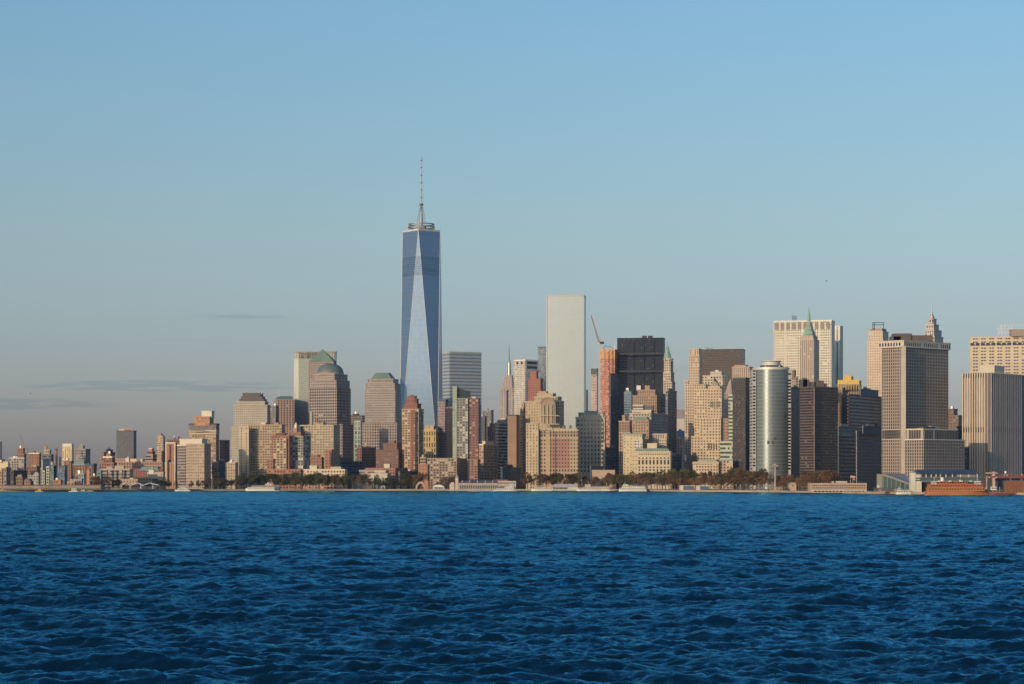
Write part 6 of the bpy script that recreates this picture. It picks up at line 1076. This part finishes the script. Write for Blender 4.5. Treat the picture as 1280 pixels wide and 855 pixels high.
# red steel gantry and brown bulkhead at the right edge
D = 2250; r = root('gantry', (X(1255, D), D, GZ), 'dark red steel transfer gantry behind the docked workboat', 'gantry'); RS = plain('gantry red', (.24, .07, .06)); TS = plain('gantry tan', (.48, .34, .26))
for x0, x1, y0, y1 in ((1232, 1247, 590.6, 592), (1234, 1285, 595, 597), (1247, 1285, 592.8, 594.2)): pbox(r, 'beam', x0, x1, y0, y1, D, TS if y0 < 591 else RS, 2)
for x0, x1, y0, y1 in ((1240.5, 1244, 589.5, 612), (1262.5, 1264, 592, 602), (1276, 1278, 592, 602), (1233, 1234, 595, 612)): pbox(r, 'post', x0, x1, y0, y1, D, TS if x0 < 1245 else RS, 2, .4)
pbox(r, 'shade_wall', 1226, 1300, 598, 616, D, plain('gantry shadow wall', (.06, .065, .08)), 6, 12)  # dark sheet stands for the shade behind the gantry
for x in (1236.5, 1245.5, 1255.5, 1259, 1277.5): pbox(r, 'floodlight', x - .6, x + .6, 593.2 if x > 1250 else 596.2, 594.3 if x > 1250 else 597.4, D - 1, WHITE, .6)
mb = MB(); mb.lathe(X(1257, D), D, [(1.1, Z(591.8, D)), (1.1, Z(589, D)), (0, Z(588.6, D))], 8); mb.build('signal_drum', [WHITE], r)
D = 2140; r = hut('bulkhead_wall', 'rust brown timber bulkhead cut by the right picture edge', 'bulkhead', [('wall', 1258.5, 1300, 602, 620.5, plain('rust timber', (.30, .13, .07), .9, scale=.5, var=.3), 12), ('cap', 1258, 1300, 600.6, 602, plain('cap grey', (.14, .13, .12)), 13, -.4)], D)
for k in range(9): pbox(r, 'pile', 1259 + k * 2.6, 1259.8 + k * 2.6, 602.3, 620.5, D - .5, plain('pile brown', (.24, .10, .055)), .5)

# ================================================================ boats
def boat(label, cat, px0, px1, D, bow, hull, decks, extras=(), group=None, beam=9., name='ferry_boat', hull2=None):
    """lengths run in metres from the left end; hull = (height, material)"""
    x0, x1 = X(px0, D), X(px1, D); L = x1 - x0; r = root(name, ((x0 + x1) / 2, D, 0), label, cat, group); hh, hm = hull
    st = []
    for k in range(13):
        u = k / 12; s_ = u if bow > 0 else 1 - u
        wb = beam / 2 * min(1., (1 - s_) * 3.2 + .04) ** .6 * (.9 + .1 * min(1, s_ * 8)); st.append((x0 + L * u, wb, hh * (1 + .38 * max(0, s_ - .6) / .4)))
    mb = MB()
    for (xa, wa, ha), (xb, wb, hb) in zip(st, st[1:]):
        for sg in (-1, 1):
            q = [(xa, D + sg * wa * .85, -.6), (xb, D + sg * wb * .85, -.6), (xb, D + sg * wb, hb), (xa, D + sg * wa, ha)]; mb.quad(q if sg < 0 else q[::-1])
        mb.quad([(xa, D - wa, ha), (xb, D - wb, hb), (xb, D + wb, hb), (xa, D + wa, ha)], 1)
    for (xa, wa, ha), fl in ((st[0], 0), (st[-1], 1)):
        q = [(xa, D - wa * .85, -.6), (xa, D + wa * .85, -.6), (xa, D + wa, ha), (xa, D - wa, ha)]; mb.quad(q if fl else q[::-1])
    ho = mb.build('hull', [hm, CONC], r)
    mb = MB()
    for (xa, wa, ha), (xb, wb, hb) in zip(st, st[1:]): mb.quad([(xa, D - wa * .93 - .12, -.5), (xb, D - wb * .93 - .12, -.5), (xb, D - wb * .96 - .12, .55), (xa, D - wa * .96 - .12, .55)])
    mb.build('boot_stripe', [hull2 or plain('boot stripe navy', (.03, .04, .07), .5)], ho)
    for nm, u0, u1, z0, z1, wf_, mt, win in decks:
        mb = MB(); mb.box(x0 + L * (u0 + u1) / 2, D, z0, L * (u1 - u0), beam * wf_, z1 - z0); o = mb.build(nm, [mt], r)
        mb = MB(); mb.box(x0 + L * (u0 + u1) / 2, D, z1, L * (u1 - u0) + .8, beam * wf_ + .6, .25); mb.build('deck_edge', [mt], o)
        if win:
            nw = max(3, int(L * (u1 - u0) / 2.4)); zc = z0 + (z1 - z0) * .38
            for k in range(nw):
                mb = MB(); mb.box(x0 + L * (u0 + (u1 - u0) * (k + .5) / nw), D - beam * wf_ / 2 - .06, zc, L * (u1 - u0) / nw * .62, .12, (z1 - z0) * .42); mb.build('window', [PANE], o)
    for e in extras:
        if e[0] == 'mast':
            mb = MB(); mb.tube((x0 + L * e[1], D, e[2]), (x0 + L * e[1], D, e[3]), .16, .1, 5); mb.tube((x0 + L * e[1] - 1, D, e[3] - 1.2), (x0 + L * e[1] + 1, D, e[3] - 1.2), .1, n=4); mb.build('mast', [WHITE], r)
        elif e[0] == 'funnel':
            mb = MB(); mb.tube((x0 + L * e[1], D, e[2]), (x0 + L * e[1], D, e[3]), e[4], e[4] * .85, 12); mb.build('funnel', [e[5]], r)
    return r
BW = plain('boat white', (.72, .69, .62), .45); BN = plain('boat navy', (.05, .09, .16), .4); BR2 = plain('boat band red', (.36, .12, .10)); OR = plain('ferry orange', (.48, .19, .075), .5, var=.08); ORD = plain('ferry dark orange', (.50, .13, .05), .5)
BG = 'white boats along the shore'
boat('grey and white ferry with a navy stern before the green trees', 'ferry', 307, 349.5, 3170, -1, (3.0, BW), [('lower_deck', .07, .97, 3., 5.6, .9, BW, True), ('upper_deck', .18, .88, 5.9, 7.9, .8, plain('deck taupe', (.36, .30, .30)), True), ('navy_stern', .86, 1.0, 1.4, 5.4, 1.02, BN, False), ('wheelhouse', .58, .80, 8.1, 10., .6, BW, True)], [('mast', .70, 10, 13.5), ('funnel', .66, 8, 12, 1., BW)], BG)
boat('white motor yacht moored before the beige riverside block', 'yacht', 218.5, 238, 3085, -1, (2., BW), [('cabin', .2, .9, 2.2, 4.3, .75, BW, True), ('flybridge', .3, .75, 4.6, 6.3, .6, BW, True)], [('mast', .5, 6.3, 9.5)], BG, 6.5, 'motor_yacht', plain('yacht dark', (.08, .07, .07)))
boat('white excursion boat cruising before the domed pier, trailing foam', 'ferry', 616.5, 646.5, 3120, 1, (2.1, BW), [('lower_deck', .12, .88, 2.3, 4.4, .85, BW, True), ('upper_deck', .48, .85, 4.7, 6.6, .7, BW, True), ('wheelhouse', .70, .82, 6.8, 8.6, .5, BW, True)], [('mast', .76, 8.6, 12)], BG, 8, hull2=plain('yacht dark', (.08, .07, .07)))
boat('white pointed yacht moored left of the ticket shed', 'yacht', 664, 690, 3175, -1, (2.4, BW), [('cabin', .18, .95, 2.6, 4.6, .8, BW, True), ('upper_deck', .2, .6, 4.9, 6.4, .6, plain('deck taupe', (.36, .30, .30)), False)], [('mast', .4, 6.4, 9)], BG, 8, 'motor_yacht')
boat('long white ferry with small wheelhouse right of the ticket shed', 'ferry', 721, 762.5, 3165, -1, (2.3, BW), [('lower_deck', .04, .96, 2.5, 4.6, .9, BW, True), ('upper_deck', .2, .97, 4.9, 6.6, .8, plain('deck peach', (.52, .44, .36)), True), ('wheelhouse', .25, .42, 6.8, 9., .55, BW, True)], [('mast', .36, 9, 13), ('mast', .9, 6.6, 12)], BG)
boat('white three decked ferry alone before the reddish park trees', 'ferry', 773.5, 808, 3060, -1, (2.4, BW), [('lower_deck', .03, .97, 2.6, 4.8, .9, BW, True), ('upper_deck', .12, .93, 5.1, 7.2, .85, BW, True), ('wheelhouse', .16, .34, 7.4, 9.4, .6, BW, True)], [('mast', .22, 9.4, 12.5)], BG)
boat('small orange workboat before the long pier shed', 'boat', 44, 53.5, 2890, -1, (1.4, plain('workboat yellow', (.62, .40, .14))), [('cabin', .35, .8, 1.5, 3.2, .6, plain('workboat yellow', (.62, .40, .14)), False)], [('mast', .6, 3.2, 6)], None, 4, 'work_boat')
boat('white cabin boat before the long pier shed, its right half', 'boat', 86, 99, 2885, 1, (1.6, BW), [('cabin', .25, .75, 1.8, 4.2, .7, BW, True)], [('mast', .5, 4.2, 6)], None, 5, 'cabin_boat')
boat('low grey barge at the right end of the long pier shed', 'barge', 99.5, 119, 2888, 1, (1.3, plain('barge grey', (.28, .27, .27))), [('deck_house', .1, .35, 1.4, 2.6, .5, STEEL, False), ('deck_cargo', .5, .85, 1.4, 2.2, .5, plain('cargo tan', (.36, .30, .24)), False)], [], None, 6, 'work_barge')
# the big orange ferry
r = boat('big orange double ended ferry docked in the slip', 'ferry', 1157, 1234, 2120, 1, (4.2, OR), [('car_deck', .03, .93, 4.4, 7.2, .95, OR, True), ('saloon_deck', .05, .90, 7.5, 10.1, .9, OR, True), ('upper_deck', .22, .66, 10.4, 12.8, .8, ORD, True), ('wheelhouse', .10, .17, 10.4, 12.6, .5, BW, True), ('wheelhouse', .80, .88, 10.4, 12.9, .5, BW, True)],
         [('mast', .14, 12.6, 17), ('mast', .84, 12.8, 20), ('funnel', .27, 12.6, 16.5, 1.6, BW), ('funnel', .56, 12.6, 14.4, .7, BW)], None, 16, 'orange_ferry', plain('ferry dark hull', (.05, .03, .03)))
D = 2120
for x in (1172, 1186, 1200, 1212): pbox(r, 'lifeboat', x, x + 3.4, 600.9, 602., D - 9, WHITE, 2)
for yy in (604.3, 607.7, 611.2): pbox(r, 'deck_line', 1158.5, 1229, yy, yy + .45, D - 8.3, ORD, .3)
for x in (1227.5, 1231.5): pbox(r, 'searchlight', x, x + 1.3, 609.5, 611, D - 6, WHITE, 1)
r = boat('dark red and white workboat at the end of the orange ferry', 'boat', 1236, 1258, 2110, -1, (2.6, plain('tug maroon', (.17, .06, .06))), [('deck_house', .2, .7, 2.8, 5., .7, plain('tug brown', (.26, .14, .11)), True), ('wheelhouse', .12, .4, 5.2, 8., .6, BW, True)], [('mast', .3, 8, 13), ('funnel', .62, 5, 8, .9, BN)], None, 8, 'work_boat', plain('ferry dark hull', (.05, .03, .03)))
boat('small white tour boat below the glass fronted ferry hall', 'boat', 1120, 1139, 2290, -1, (1.8, BW), [('cabin', .1, .95, 2., 4., .8, BW, True), ('wheelhouse', .12, .3, 4.2, 6., .5, BW, True)], [('mast', .2, 6, 8.5)], None, 6, 'tour_boat')
boat('low dark boat before the dim stone blocks left of the glass ferry hall', 'boat', 1092, 1112, 2310, 1, (1.2, plain('tug brown', (.26, .14, .11))), [('cabin', .3, .7, 1.4, 3.4, .6, plain('deck taupe', (.36, .30, .30)), False)], [('mast', .4, 3.4, 6)], None, 5, 'work_boat')
r = root('dock_shelter', (X(1106, 2330), 2330, GZ), 'low dark dock shelter with small lamps left of the glass ferry hall', 'shelter')
pbox(r, 'roof', 1092, 1124, 609.6, 610.6, 2330, plain('shelter roof', (.08, .09, .11)), 8); pbox(r, 'wall', 1093, 1118, 611, 614.5, 2330, plain('shelter brown', (.14, .10, .09)), 5, 2); pbox(r, 'sign_panel', 1096.5, 1099, 606.5, 609.6, 2330, WHITE, .4)
# foam trailing the excursion boat
mb = MB(); random.seed(3)
for k in range(60):
    u = random.random(); px = 586 + 32 * u; d_ = 3116 + random.uniform(-6, 6) * (1.2 - u); s_ = random.uniform(.6, 1.6); mb.box(X(px, 3116), d_, .1, s_ * 2.2, s_, .35 * random.random() + .25)
tag(mb.build('wake_foam', [plain('foam', (.55, .60, .62), .8)]), kind='stuff')
def gull(px, py, D, label):
    r = root('gull', (X(px, D), D, Z(py, D)), label, 'bird'); x, z = X(px, D), Z(py, D); mb = MB(); g_ = plain('gull grey', (.34, .34, .35))
    for k in range(6):
        a, b2 = k / 6, (k + 1) / 6; ra, rb = .11 * math.sin(math.pi * (a * .9 + .05)), .11 * math.sin(math.pi * (b2 * .9 + .05)); mb.tube((x - .25 + a * .5, D, z), (x - .25 + b2 * .5, D, z), ra, rb, 6)
    mb.build('body', [g_], r)
    for sg in (-1, 1):
        mb = MB(); mb.quad([(x - .1, D, z + .05), (x + .12, D, z + .05), (x + .05, D + sg * .35, z + .22), (x - .1, D + sg * .35, z + .22)]); mb.quad([(x - .1, D + sg * .35, z + .22), (x + .05, D + sg * .35, z + .22), (x - .12, D + sg * .75, z + .14)]); mb.build('wing', [g_], r)
gull(38, 492, 620, 'dark gull flying low in the sky far left'); gull(1033, 351.5, 560, 'tiny dark gull high above the white gridded slab')
HAZE = 1
if HAZE:
    mb = MB(); p = [(-6000, -300), (6000, -300), (9000, 11500), (-9000, 11500)]
    mb._bx(p, -4, 760, 0); m = bpy.data.materials.new('haze air'); m.use_nodes = True; t = m.node_tree; t.nodes.remove(t.nodes['Principled BSDF'])
    v = N(t, 'ShaderNodeVolumePrincipled'); v.inputs['Color'].default_value = (.60, .76, 1.0, 1); v.inputs['Density'].default_value = 2.0e-5; v.inputs['Anisotropy'].default_value = .3
    t.links.new(v.outputs[0], t.nodes['Material Output'].inputs['Volume'])
    h = mb.build('haze', [m]); h['kind'] = 'stuff'
